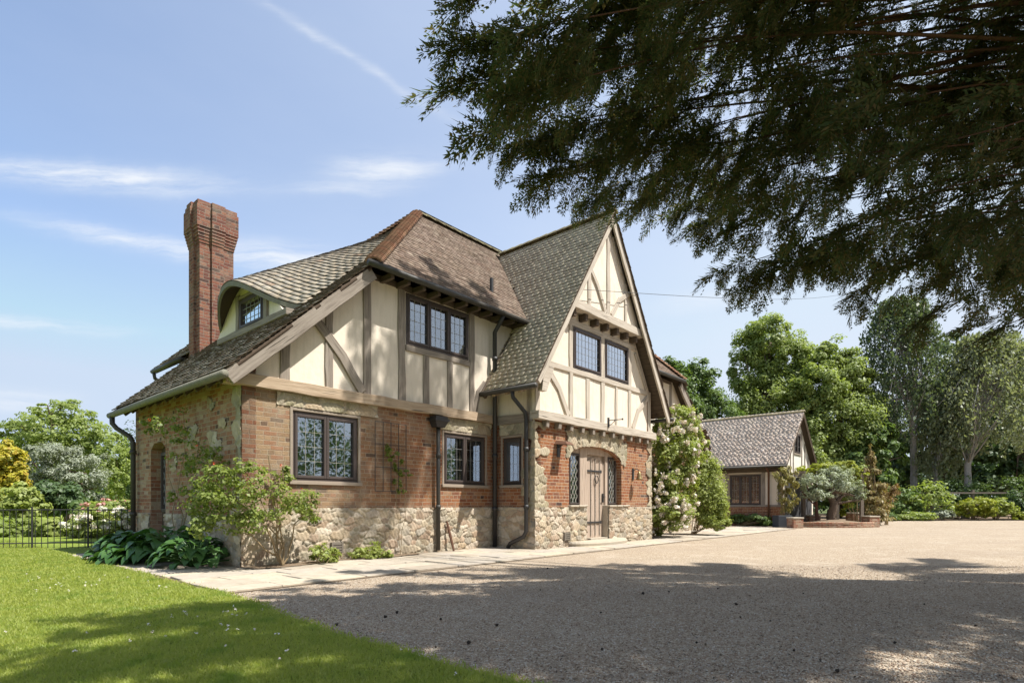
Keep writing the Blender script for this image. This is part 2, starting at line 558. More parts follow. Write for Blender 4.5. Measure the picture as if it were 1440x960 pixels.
M['slab'] = simple('worn_stone_slab', (0.46, 0.40, 0.31), (0.36, 0.31, 0.24), scale=8, rough=0.9, bump=0.01)
M['dark'] = simple('dark_interior', (0.03, 0.026, 0.022), (0.02, 0.018, 0.016))
M['floor'] = simple('room_floor', (0.12, 0.085, 0.055), (0.09, 0.065, 0.045))
M['curtain'] = simple('net_curtain', (0.75, 0.74, 0.70), (0.68, 0.67, 0.63), scale=10, rough=0.9)
M['vent'] = simple('terracotta_vent', (0.20, 0.17, 0.13), (0.14, 0.12, 0.1), scale=15)
M['brass'] = simple('weathered_brass', (0.35, 0.26, 0.12), (0.2, 0.15, 0.08), rough=0.4, metal=0.8)
M['planter'] = simple('slate_planter', (0.06, 0.065, 0.075), (0.045, 0.05, 0.055), rough=0.6)
M['bark'] = simple('bark', (0.16, 0.115, 0.08), (0.07, 0.05, 0.038), scale=14, rough=0.95, bump=0.04, bscale=22)
M['bark_red'] = simple('red_brown_bark', (0.13, 0.062, 0.04), (0.06, 0.035, 0.026), scale=14, rough=0.95, bump=0.03, bscale=24)
M['bark_pale'] = simple('pale_birch_bark', (0.55, 0.50, 0.45), (0.22, 0.19, 0.17), scale=7, rough=0.9, bump=0.02)
M['stem'] = simple('green_brown_stem', (0.30, 0.22, 0.13), (0.2, 0.15, 0.08), scale=20)
M['fence_wood'] = simple('grey_fence_wood', (0.22, 0.18, 0.14), (0.15, 0.12, 0.10), scale=12)
M['boards'] = simple('dark_boards', (0.055, 0.055, 0.06), (0.035, 0.034, 0.036), scale=9, rough=0.8)


def glass_mat(name, lo):
    m, nt, out = new_mat(name)
    o = objco(nt)
    b = nd(nt, 'Bump', {'Height': noise_(nt, o, 3.5, 2), 'Distance': 0.004, 'Strength': 0.12})
    gl = nd(nt, 'BsdfGlossy', {'Color': (0.92, 0.95, 1.0), 'Roughness': 0.015, 'Normal': b.outputs[0]})
    tr = nd(nt, 'BsdfTransparent', {'Color': (0.80, 0.85, 0.82)})
    lw_ = nd(nt, 'LayerWeight', {'Blend': 0.35})
    f = nd(nt, 'MapRange', {'Value': lw_.outputs['Fresnel'], 'From Min': 0.0, 'From Max': 0.8, 'To Min': lo, 'To Max': 0.9}).outputs[0]
    mx = nd(nt, 'MixShader', {0: f, 1: tr.outputs[0], 2: gl.outputs[0]})
    nt.links.new(mx.outputs[0], out.inputs[0])
    return m


M['glass'] = glass_mat('old_window_glass', 0.24)
M['glass_new'] = glass_mat('new_window_glass', 0.62)


def tile_mat(name, stops, lichen, lich_amt, moss_amt):
    m, nt, out = new_mat(name)
    rnd = nd(nt, 'NewGeometry').outputs['Random Per Island']
    o = objco(nt)
    c = ramp(nt, rnd, stops)
    c = mixc(nt, 0.5, c, mixc(nt, noise_(nt, o, 30, 4, 0.7), (0.1, 0.1, 0.1), (0.9, 0.9, 0.9)), 'OVERLAY')
    li = nd(nt, 'MapRange', {'Value': noise_(nt, o, 2.6, 6, 0.72), 'From Min': 0.46, 'From Max': 0.62, 'To Max': lich_amt}).outputs[0]
    c = mixc(nt, li, c, lichen)
    mo = nd(nt, 'MapRange', {'Value': noise_(nt, o, 1.1, 5, 0.65), 'From Min': 0.45, 'From Max': 0.68, 'To Max': moss_amt}).outputs[0]
    c = mixc(nt, mo, c, (0.11, 0.095, 0.045))
    finish(nt, out, c, 0.92, noise_(nt, o, 40, 4, 0.7), 0.004, 0.4, 0.15)
    return m


M['tile_front'] = tile_mat('brown_clay_tile', [(0, (0.15, 0.105, 0.08)), (0.3, (0.22, 0.16, 0.125)), (0.6, (0.28, 0.21, 0.165)), (0.85, (0.20, 0.135, 0.10)), (1, (0.33, 0.26, 0.20))], (0.33, 0.28, 0.21), 0.25, 0.2)
M['tile_left'] = tile_mat('lichened_clay_tile', [(0, (0.46, 0.37, 0.275)), (0.5, (0.53, 0.435, 0.33)), (0.93, (0.56, 0.47, 0.365)), (1, (0.44, 0.28, 0.19))], (0.60, 0.535, 0.44), 0.45, 0.12)
M['tile_porch'] = tile_mat('mossy_clay_tile', [(0, (0.44, 0.36, 0.265)), (0.5, (0.50, 0.42, 0.31)), (1, (0.54, 0.46, 0.345))], (0.58, 0.51, 0.38), 0.5, 0.15)
M['tile_cottage'] = tile_mat('dull_red_clay_tile', [(0, (0.44, 0.345, 0.275)), (0.4, (0.51, 0.42, 0.345)), (0.7, (0.54, 0.455, 0.38)), (0.9, (0.46, 0.36, 0.29)), (1, (0.58, 0.50, 0.43))], (0.44, 0.39, 0.31), 0.3, 0.08)
M['tile_hip'] = tile_mat('rusty_hip_tile', [(0, (0.19, 0.09, 0.055)), (0.5, (0.26, 0.13, 0.08)), (1, (0.16, 0.09, 0.06))], (0.3, 0.25, 0.15), 0.3, 0.35)
M['tile_ridge'] = tile_mat('mossy_ridge_tile', [(0, (0.13, 0.11, 0.07)), (1, (0.20, 0.17, 0.11))], (0.28, 0.27, 0.15), 0.4, 0.6)


M['clay'] = simple('shade_dark_clay', (0.11, 0.078, 0.055), (0.075, 0.055, 0.04), scale=20, rough=0.95)  # unlichened clay, darkened to paint in the shade lines between tile courses


def leaf_mat(name, stops, trans=0.35, rough=0.5, spec=0.35, boost=1.3):
    m, nt, out = new_mat(name)
    rnd = nd(nt, 'NewGeometry').outputs['Random Per Island']
    n = len(stops)
    c = ramp(nt, rnd, [(i / max(1, n - 1), s) for i, s in enumerate(stops)])
    p = nd(nt, 'BsdfPrincipled', {'Base Color': c, 'Roughness': rough, 'Specular IOR Level': spec})
    tc = mixc(nt, 1.0, c, (boost * 1.0, boost * 1.05, boost * 0.5), 'MULTIPLY')
    t = nd(nt, 'BsdfTranslucent', {'Color': tc})
    mx = nd(nt, 'MixShader', {0: trans, 1: p.outputs[0], 2: t.outputs[0]})
    nt.links.new(mx.outputs[0], out.inputs[0])
    return m


M['leaf_lime'] = leaf_mat('lime_leaves', [(0.20, 0.255, 0.065), (0.25, 0.305, 0.085), (0.31, 0.36, 0.12), (0.21, 0.27, 0.07)], 0.45)
M['leaf_mid'] = leaf_mat('mid_green_leaves', [(0.09, 0.145, 0.04), (0.12, 0.18, 0.052), (0.16, 0.22, 0.07)])
M['leaf_dark'] = leaf_mat('dark_green_leaves', [(0.055, 0.095, 0.034), (0.075, 0.122, 0.045), (0.10, 0.15, 0.055)], 0.3)
M['leaf_birch'] = leaf_mat('birch_leaves', [(0.075, 0.105, 0.055), (0.105, 0.14, 0.075), (0.14, 0.175, 0.095)], 0.35)
M['leaf_greybirch'] = leaf_mat('grey_birch_leaves', [(0.19, 0.215, 0.125), (0.235, 0.26, 0.155), (0.28, 0.30, 0.19)], 0.38)
M['leaf_silver'] = leaf_mat('silver_leaves', [(0.20, 0.225, 0.16), (0.26, 0.285, 0.21), (0.31, 0.335, 0.26)], 0.2, 0.6)
M['leaf_olive'] = leaf_mat('olive_leaves', [(0.25, 0.29, 0.185), (0.32, 0.36, 0.25), (0.39, 0.42, 0.31)], 0.2, 0.55)
M['leaf_yellow'] = leaf_mat('golden_leaves', [(0.38, 0.32, 0.03), (0.46, 0.40, 0.045), (0.34, 0.32, 0.035), (0.42, 0.27, 0.035)], 0.35)
M['leaf_gold'] = leaf_mat('yellow_green_leaves', [(0.20, 0.24, 0.03), (0.27, 0.30, 0.04), (0.33, 0.34, 0.06)], 0.35)
M['leaf_privet'] = leaf_mat('pale_green_leaves', [(0.22, 0.265, 0.06), (0.28, 0.325, 0.085), (0.34, 0.375, 0.12)], 0.4)
M['leaf_rose'] = leaf_mat('rose_leaves', [(0.15, 0.205, 0.04), (0.21, 0.26, 0.06), (0.28, 0.32, 0.09), (0.11, 0.155, 0.035)], 0.42)
M['leaf_hosta'] = leaf_mat('hosta_leaves', [(0.045, 0.115, 0.025), (0.065, 0.145, 0.036), (0.09, 0.175, 0.05)], 0.28, 0.4)
M['leaf_bamboo'] = leaf_mat('bamboo_leaves', [(0.22, 0.19, 0.05), (0.30, 0.25, 0.08), (0.17, 0.17, 0.045), (0.36, 0.30, 0.12)], 0.3)
M['leaf_rust'] = leaf_mat('rusty_conifer', [(0.26, 0.20, 0.085), (0.32, 0.23, 0.10), (0.20, 0.20, 0.075)], 0.3)
M['leaf_red'] = leaf_mat('reddish_leaves', [(0.22, 0.13, 0.045), (0.26, 0.16, 0.06), (0.17, 0.15, 0.05)], 0.3)
M['leaf_cypress'] = leaf_mat('cypress_sprays', [(0.052, 0.074, 0.038), (0.068, 0.092, 0.042), (0.092, 0.102, 0.048), (0.145, 0.105, 0.055), (0.060, 0.084, 0.046)], 0.42, 0.7, 0.12)
M['petal_white'] = leaf_mat('white_petals', [(0.72, 0.66, 0.58), (0.78, 0.74, 0.68), (0.74, 0.60, 0.53)], 0.2, 0.6, 0.2, 1.0)
M['petal_hyd'] = leaf_mat('cream_petals', [(0.62, 0.62, 0.48), (0.72, 0.70, 0.60), (0.66, 0.52, 0.50)], 0.2, 0.6, 0.2, 1.0)
M['petal_pink'] = leaf_mat('pink_petals', [(0.55, 0.25, 0.22), (0.65, 0.40, 0.34), (0.62, 0.33, 0.30)], 0.2, 0.6, 0.2, 1.0)
M['petal_red'] = leaf_mat('coral_petals', [(0.62, 0.10, 0.05), (0.70, 0.18, 0.10)], 0.2, 0.6, 0.2, 1.0)
M['grass'] = leaf_mat('grass_blades', [(0.25, 0.31, 0.06), (0.31, 0.36, 0.08), (0.37, 0.41, 0.105), (0.26, 0.32, 0.065), (0.43, 0.43, 0.16)], 0.5)
_nt = M['grass'].node_tree
_rp = [n for n in _nt.nodes if n.type == 'VALTORGB'][0]
_patch = nd(_nt, 'MapRange', {'Value': noise_(_nt, objco(_nt), 0.9, 5, 0.65), 'From Min': 0.35, 'From Max': 0.68}).outputs[0]
_dry = mixc(_nt, math_(_nt, 'MULTIPLY', _patch, 0.35), _rp.outputs[0], (0.42, 0.42, 0.10))
_dark = nd(_nt, 'MapRange', {'Value': noise_(_nt, objco(_nt), 2.7, 4, 0.6), 'From Min': 0.52, 'From Max': 0.66, 'To Max': 0.5}).outputs[0]
_dry = mixc(_nt, _dark, _dry, (0.13, 0.24, 0.03))
_tr = mixc(_nt, 1.0, _dry, (1.5, 1.5, 0.8), 'MULTIPLY')
for _n in _nt.nodes:
    if _n.type == 'BSDF_PRINCIPLED':
        _nt.links.new(_dry, _n.inputs['Base Color'])
    if _n.type == 'BSDF_TRANSLUCENT':
        _nt.links.new(_tr, _n.inputs['Color'])


def lawn_mat():
    m, nt, out = new_mat('lawn_turf')
    o = objco(nt)
    c = ramp(nt, noise_(nt, o, 2.2, 6, 0.65), [(0.3, (0.19, 0.27, 0.035)), (0.5, (0.25, 0.32, 0.05)), (0.72, (0.31, 0.35, 0.08))])
    c = mixc(nt, math_(nt, 'MULTIPLY', noise_(nt, o, 60, 4, 0.7), 0.6), c, (0.11, 0.14, 0.03))
    finish(nt, out, c, 0.95, noise_(nt, o, 90, 5, 0.75), 0.03, 1.0, 0.1)
    return m


def gravel_mat():
    m, nt, out = new_mat('pea_gravel')
    o = objco(nt)
    v = nd(nt, 'TexVoronoi', {'Vector': o, 'Scale': 72.0, 'Randomness': 1.0}, feature='F1')
    v2 = nd(nt, 'TexVoronoi', {'Vector': o, 'Scale': 33.0, 'Randomness': 1.0}, feature='F1')
    rnd = nd(nt, 'SeparateColor', {0: v.outputs['Color']}).outputs[0]
    c = ramp(nt, rnd, [(0, (0.20, 0.142, 0.092)), (0.2, (0.35, 0.27, 0.19)), (0.42, (0.44, 0.355, 0.26)), (0.6, (0.29, 0.215, 0.15)), (0.8, (0.53, 0.45, 0.345)), (0.95, (0.63, 0.57, 0.47)), (1, (0.25, 0.22, 0.185))])
    big = noise_(nt, o, 0.55, 5, 0.6)
    c = mixc(nt, nd(nt, 'MapRange', {'Value': big, 'From Min': 0.40, 'From Max': 0.7, 'To Max': 0.35}).outputs[0], c, (0.43, 0.35, 0.265))
    deb = nd(nt, 'MapRange', {'Value': noise_(nt, o, 6.5, 5, 0.7), 'From Min': 0.60, 'From Max': 0.72, 'To Max': 0.5}).outputs[0]
    c = mixc(nt, deb, c, (0.15, 0.10, 0.065))
    mp = nd(nt, 'Mapping', {'Vector': o, 'Rotation': (0, 0, R(-41)), 'Scale': (0.10, 0.85, 1.0)}).outputs[0]
    tr = nd(nt, 'MapRange', {'Value': noise_(nt, mp, 1.0, 4, 0.6), 'From Min': 0.44, 'From Max': 0.66}).outputs[0]
    c = mixc(nt, math_(nt, 'MULTIPLY', tr, 0.38), c, (0.30, 0.24, 0.185))
    pale = nd(nt, 'MapRange', {'Value': noise_(nt, o, 1.3, 5, 0.65), 'From Min': 0.52, 'From Max': 0.7, 'To Max': 0.35}).outputs[0]
    c = mixc(nt, pale, c, (0.58, 0.51, 0.42))
    h = math_(nt, 'SUBTRACT', math_(nt, 'MULTIPLY', v.outputs['Distance'], -1.0), math_(nt, 'MULTIPLY', v2.outputs['Distance'], 0.6))
    c = mixc(nt, 1.0, c, (1.0, 0.985, 0.955), 'MULTIPLY')
    finish(nt, out, c, 0.9, h, 0.016, 1.0, 0.2)
    return m


def path_mat():
    m, nt, out = new_mat('worn_paving')
    o = objco(nt)
    rnd = nd(nt, 'NewGeometry').outputs['Random Per Island']
    c = ramp(nt, rnd, [(0, (0.32, 0.27, 0.21)), (0.3, (0.40, 0.34, 0.26)), (0.6, (0.36, 0.32, 0.27)), (1, (0.45, 0.38, 0.28))])
    c = mixc(nt, 0.6, c, mixc(nt, noise_(nt, o, 7, 6, 0.7), (0.2, 0.2, 0.2), (0.8, 0.8, 0.8)), 'OVERLAY')
    li = nd(nt, 'MapRange', {'Value': noise_(nt, o, 3.2, 5, 0.7), 'From Min': 0.52, 'From Max': 0.7, 'To Max': 0.4}).outputs[0]
    c = mixc(nt, li, c, (0.20, 0.18, 0.12))
    finish(nt, out, c, 0.9, noise_(nt, o, 25, 5, 0.7), 0.012, 1.0, 0.2)
    return m


M['lawn'], M['gravel'], M['path'] = lawn_mat(), gravel_mat(), path_mat()
M['soil'] = simple('dry_soil', (0.26, 0.19, 0.125), (0.12, 0.085, 0.055), scale=16, rough=0.95, bump=0.02, bscale=45)
M['field'] = simple('rough_ground', (0.10, 0.12, 0.035), (0.06, 0.075, 0.025), scale=0.6, rough=0.95, bump=0.05, bscale=9)
m_, nt_, out_ = new_mat('pebbles')
finish(nt_, out_, ramp(nt_, nd(nt_, 'NewGeometry').outputs['Random Per Island'], [(0, (0.20, 0.13, 0.085)), (0.3, (0.36, 0.26, 0.18)), (0.55, (0.44, 0.35, 0.25)), (0.8, (0.52, 0.44, 0.34)), (0.95, (0.62, 0.56, 0.48)), (1, (0.15, 0.12, 0.10))]), 0.8, spec=0.25)
M['pebble'] = m_
M['litter'] = leaf_mat('dry_litter', [(0.07, 0.045, 0.028), (0.12, 0.075, 0.042), (0.05, 0.035, 0.025), (0.18, 0.12, 0.07)], 0.1)
M['cone'] = simple('dry_cone', (0.045, 0.032, 0.022), (0.025, 0.018, 0.014), scale=60)

# ------------------------------------------------------------------ ground
EARTH = dict(kind='structure')


def sheet(name, pts, z, mat):
    tri = tessellate_polygon([[Vector((p[0], p[1], 0)) for p in pts]])
    m = MB()
    m.add([(p[0], p[1], z) for p in pts], [tuple(t) if (Vector((*pts[t[1]], 0)) - Vector((*pts[t[0]], 0))).cross(Vector((*pts[t[2]], 0)) - Vector((*pts[t[0]], 0))).z > 0 else tuple(reversed(t)) for t in tri])
    o = m.build(name, mat)
    tag(o, kind='structure')
    return o


sheet('ground', [(-900, -900), (900, -900), (900, 900), (-900, 900)], -0.02, M['field'])
sheet('gravel_drive', [(-9, -16), (48, -16), (48, 37), (33, 36.4), (22, 34.4), (18.2, 31), (12.4, 30), (-1, 22)] + [lw(1, 1)[:2], lw(-1.8, -2.0)[:2], (-4.2, 5)], 0.0, M['gravel'])


def lawn_edge(Y):
    return -1.25 - 0.27 * min(1.0, max(0.0, (-2.6 - Y) / 3.4)) + 0.03 * math.sin(Y * 1.7) + 0.02 * math.sin(Y * 5.3 + 1)


EDGE = [(lawn_edge(-16 + 0.12 * i) - 0.02 * random.random(), -16 + 0.12 * i) for i in range(176)]
lawn_pts = [lw(x, y)[:2] for x, y in EDGE] + [lw(0.05, 5.1)[:2], lw(9, 5.1)[:2], lw(9, 60)[:2], lw(-60, 60)[:2], lw(-60, -16)[:2]]
sheet('lawn', lawn_pts, 0.026, M['lawn'])

# stone path wrapping the corner of the house, slab by slab
pm = MB()


def slab(x0, x1, y0, y1, z):
    g = 0.008
    j = lambda: random.uniform(-0.012, 0.012)
    zt = z + random.uniform(-0.006, 0.006)
    c = [(x0 + g + j(), y0 + g + j()), (x1 - g + j(), y0 + g + j()), (x1 - g + j(), y1 - g + j()), (x0 + g + j(), y1 - g + j())]
    t = [zt + random.uniform(-0.004, 0.004) for _ in range(4)]
    pm.hexa([lw(*c[k], -0.02) for k in range(4)] + [lw(*c[k], t[k]) for k in range(4)])


y = -2.32
rows = [0.42, 0.55, 0.46, 0.5, 0.39]
for r_ in rows:
    x = -1.22 + random.uniform(0, 0.1)
    while x < 21:
        L = random.uniform(0.4, 0.95)
        if not (x + L / 2 > 5.9 and x + L / 2 < 11 and y + r_ / 2 > -1.25):
            slab(x, x + L, y, y + r_, 0.03)
        x += L
    y += r_
x = -1.24
for r_ in (0.36, 0.48, 0.40):
    yy = 0.0 + random.uniform(0, 0.1)
    while yy < 4.9:
        L = random.uniform(0.4, 0.8)
        slab(x, x + r_, yy, yy + L, 0.03)
        yy += L
    x += r_
tag(pm.build('path', M['path'], bevel=0.006), kind='structure')
sheet('path_bed', [lw(-1.3, -2.36)[:2], lw(21.4, -2.36)[:2], lw(21.4, 0.1)[:2], lw(0.1, 0.1)[:2], lw(0.1, 5.0)[:2], lw(-1.3, 5.0)[:2]], 0.008, M['soil'])
bd = []
for i in range(50):
    X = -0.02 + i * 0.07
    bd.append((X, -0.30 - 0.10 * math.sin(X * 3.1) - 0.05 * random.random() - (0.10 if X < 1.2 else 0)))
sheet('soil_border', [lw(x, y)[:2] for x, y in bd] + [lw(3.4, 0.05)[:2], lw(-0.05, 0.05)[:2]], 0.042, M['soil'])
sheet('flower_bed_soil', [(12.4, 30.2), (18.2, 31.2), (22, 34.6), (33, 36.6), (48, 37.2), (48, 60), (12, 60)], 0.02, M['soil'])

# ------------------------------------------------------------------ house helpers
def timber(parent, name, T, pts, w, o1=0.03, mat='oak', o0=-0.05, jit=0.009):
    m = MB()
    m.ribbon(T, pts, w, o0, o1, jit)
    return m.build(name, M[mat], parent, bevel=0.007)


def stone_panel(name, T, a0, a1, z0, z1, parent, cell=(0.24, 0.15), relief=0.04, base=0.0, pred=None, vclip=None, res=0.017, seed=1, mat='stone', pal=None, mortar=(0.42, 0.36, 0.27)):
    g = np.random.default_rng(seed)
    cw, ch = cell
    nx, nz = int((a1 - a0) / cw) + 4, int((z1 - z0) / ch) + 4
    wgt = g.uniform(0, 0.42, nx * nz)
    jx = g.uniform(0.0, 1.0, (nx, nz))
    jz = g.uniform(0.05, 0.95, (nx, nz))
    cx = a0 + (np.arange(nx)[:, None] - 1.5 + jx) * cw + (np.arange(nz)[None, :] % 2) * cw * 0.5
    cz = z0 + (np.arange(nz)[None, :] - 1.5 + jz) * ch
    C = np.stack([cx.ravel(), cz.ravel()], 1)
    na, nb = int((a1 - a0) / res) + 2, int((z1 - z0) / res) + 2
    A, Z = np.meshgrid(np.linspace(a0, a1, na), np.linspace(z0, z1, nb), indexing='ij')
    wa = A + 0.012 * np.sin(Z * 31 + A * 9) + 0.008 * np.sin(A * 57)
    wz = Z + 0.010 * np.sin(A * 27 + Z * 13)
    P = np.stack([wa.ravel() / cw, wz.ravel() / ch], 1)
    Cn = C / np.array([cw, ch])
    f1 = np.full(len(P), 9.0)
    f2 = np.full(len(P), 9.0)
    idx = np.zeros(len(P), dtype=int)
    for i in range(len(Cn)):
        lo = np.abs(P[:, 0] - Cn[i, 0]) < 2.2
        sel = np.where(lo & (np.abs(P[:, 1] - Cn[i, 1]) < 2.2))[0]
        if len(sel) == 0:
            continue
        d = np.hypot(P[sel, 0] - Cn[i, 0], P[sel, 1] - Cn[i, 1]) - wgt[i]
        less = d < f1[sel]
        s1 = sel[less]
        f2[s1] = f1[s1]
        f1[s1] = d[less]
        idx[s1] = i
        s2 = sel[~less]
        f2[s2] = np.minimum(f2[s2], d[~less])
    e = np.clip((f2 - f1) / 0.15, 0, 1)
    e = e * e * (3 - 2 * e)
    pal = pal or [(0.38, 0.29, 0.19), (0.45, 0.37, 0.26), (0.33, 0.29, 0.23), (0.34, 0.245, 0.17), (0.52, 0.45, 0.35), (0.28, 0.21, 0.15), (0.42, 0.33, 0.23), (0.48, 0.40, 0.31), (0.30, 0.26, 0.19)]
    pal = np.array(pal)
    k = g.integers(0, len(pal), len(C))
    cc = pal[k] * g.uniform(0.8, 1.15, (len(C), 1))
    hh = g.uniform(0.35, 1.0, len(C))
    tilt = g.uniform(-0.35, 0.35, (len(C), 2))
    dx, dz = P[:, 0] - Cn[idx, 0], P[:, 1] - Cn[idx, 1]
    out = base + relief * e * np.clip(hh[idx] + tilt[idx, 0] * dx + tilt[idx, 1] * dz, 0.1, 1.3)
    out += 0.004 * np.sin(A.ravel() * 83 + Z.ravel() * 41) * e
    col = cc[idx] * e[:, None] + np.array(mortar) * (1 - e[:, None])
    keep = np.ones(len(P), dtype=bool)
    if pred is not None:
        kc = np.array([bool(pred(c[0], c[1])) for c in C])
        keep = kc[idx]
    if vclip is not None:
        keep = keep & np.array([bool(vclip(a, z)) for a, z in zip(A.ravel(), Z.ravel())])
    pts = np.array([T(a, z, o) for a, z, o in zip(A.ravel(), Z.ravel(), out)])
    I = np.arange(na * nb).reshape(na, nb)
    F = np.stack([I[:-1, :-1].ravel(), I[1:, :-1].ravel(), I[1:, 1:].ravel(), I[:-1, 1:].ravel()], 1)
    F = F[keep[F].all(1)] if pred is not None else F
    used = np.unique(F)
    rm = np.full(len(pts), -1)
    rm[used] = np.arange(len(used))
    return np_mesh(name, pts[used], rm[F], M[mat], parent, col[used], smooth=True)


def tiles(name, Pf, u0, u1, v0, v1, inside, mat, parent, gauge=0.115, width=0.175, lift=0.030, decks=(), seed=3, extra=None, ulo=-1e9):
    """plain clay tiles laid course by course on the surface Pf(u, v)"""
    g = np.random.default_rng(seed)
    V, F = [], []
    lists = [(Pf, u0, u1, v0, v1, inside, gauge)] + list(extra or [])
    for (pf, a0, a1, b0, b1, ins, ga) in lists:
        nr, nc = int((b1 - b0) / ga) + 1, int((a1 - a0) / width) + 3
        for j in range(nr):
            v = b0 + j * ga
            shift = g.uniform(-0.22, 0.22)
            for i in range(nc):
                u = a0 + (i - 1 + 0.5 * (j % 2) + shift) * width
                w = width * 0.494
                if u - w < ulo:
                    if u + w < ulo + 0.03:
                        continue
                    w = (u + w - ulo) / 2
                    u = ulo + w
                if not ins(u, v + ga * 0.5):
                    continue
                du = g.normal(0, 0.004)
                dv = g.normal(0, 0.006) * ga / 0.115
                vv, v2 = v + dv, v + ga * 1.45
                a, b, c, d = (Vector(pf(u - w + du, vv + g.normal(0, 0.003))), Vector(pf(u + w + du, vv + g.normal(0, 0.003))), Vector(pf(u + w, v2)), Vector(pf(u - w, v2)))
                n = (b - a).cross(d - a)
                if n.z < 0:
                    n = -n
                n.normalize()
                l0, l1 = lift + g.normal(0, 0.0035), lift + g.normal(0, 0.0035)
                th = 0.020
                q = len(V)
                V += [a + n * l0, b + n * l1, c + n * 0.008, d + n * 0.008, a + n * (l0 - th), b + n * (l1 - th), c - n * 0.004, d - n * 0.004]
                F += [(q, q + 1, q + 2, q + 3), (q + 5, q + 4, q + 7, q + 6), (q + 4, q + 5, q + 1, q), (q + 5, q + 6, q + 2, q + 1), (q + 7, q + 4, q, q + 3)]
    nt_ = len(F)
    for (grid, thick) in decks:
        q = len(V)
        nu, nv = len(grid), len(grid[0])
        flat = [Vector(p) for row in grid for p in row]
        V += [p - Vector((0, 0, 0.012)) for p in flat] + [p - Vector((0, 0, thick)) for p in flat]
        n = nu * nv
        for i in range(nu - 1):
            for j in range(nv - 1):
                a, b, c, d = q + i * nv + j, q + (i + 1) * nv + j, q + (i + 1) * nv + j + 1, q + i * nv + j + 1
                F += [(a, b, c, d), (a + n, d + n, c + n, b + n)]
        for i in range(nu - 1):
            for j in (0, nv - 1):
                a, b = q + i * nv + j, q + (i + 1) * nv + j
                F.append((a, b, b + n, a + n))
        for j in range(nv - 1):
            for i in (0, nu - 1):
                a, b = q + i * nv + j, q + i * nv + j + 1
                F.append((a, b, b + n, a + n))
    o = np_mesh(name, np.array([tuple(p) for p in V]), np.array(F), M[mat], parent)
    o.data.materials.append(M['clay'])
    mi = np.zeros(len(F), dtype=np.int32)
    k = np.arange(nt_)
    mi[:nt_][k % 5 != 0] = 1  # butts, sides and undersides get the clay with shade painted in
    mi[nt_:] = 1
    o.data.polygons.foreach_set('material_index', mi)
    return o


def cap_tiles(name, p, q, mat, parent, w=0.13, step=0.22, h=0.07, tilt=0.03, side=None):
    """half-round ridge or hip tiles from p up to q"""
    p, q = Vector(p), Vector(q)
    d = (q - p)
    L = d.length
    d.normalize()
    s = side.normalized() if side else d.cross(Vector((0, 0, 1))).normalized()
    up = s.cross(d).normalized()
    V, F = [], []
    n = int(L / step)
    for i in range(n):
        a = p + d * (i * step - 0.02) + up * tilt + s * random.gauss(0, 0.004)
        b = p + d * ((i + 1) * step + 0.02)
        k0 = len(V)
        for e in (a, b):
            for t in range(7):
                an = math.pi * t / 6
                V.append(e + s * math.cos(an) * w + up * (math.sin(an) * h - 0.035))
        for t in range(6):
            F.append((k0 + t, k0 + t + 1, k0 + 8 + t, k0 + 7 + t))
        k1 = len(V)
        V += [a + s * math.cos(math.pi * t / 6) * w * 0.8 + up * (math.sin(math.pi * t / 6) * h * 0.6 - 0.045) for t in range(7)]
        for t in range(6):
            F.append((k1 + t, k1 + t + 1, k0 + t + 1, k0 + t))
    return np_mesh(name, np.array([tuple(v) for v in V]), np.array(F), M[mat], parent)


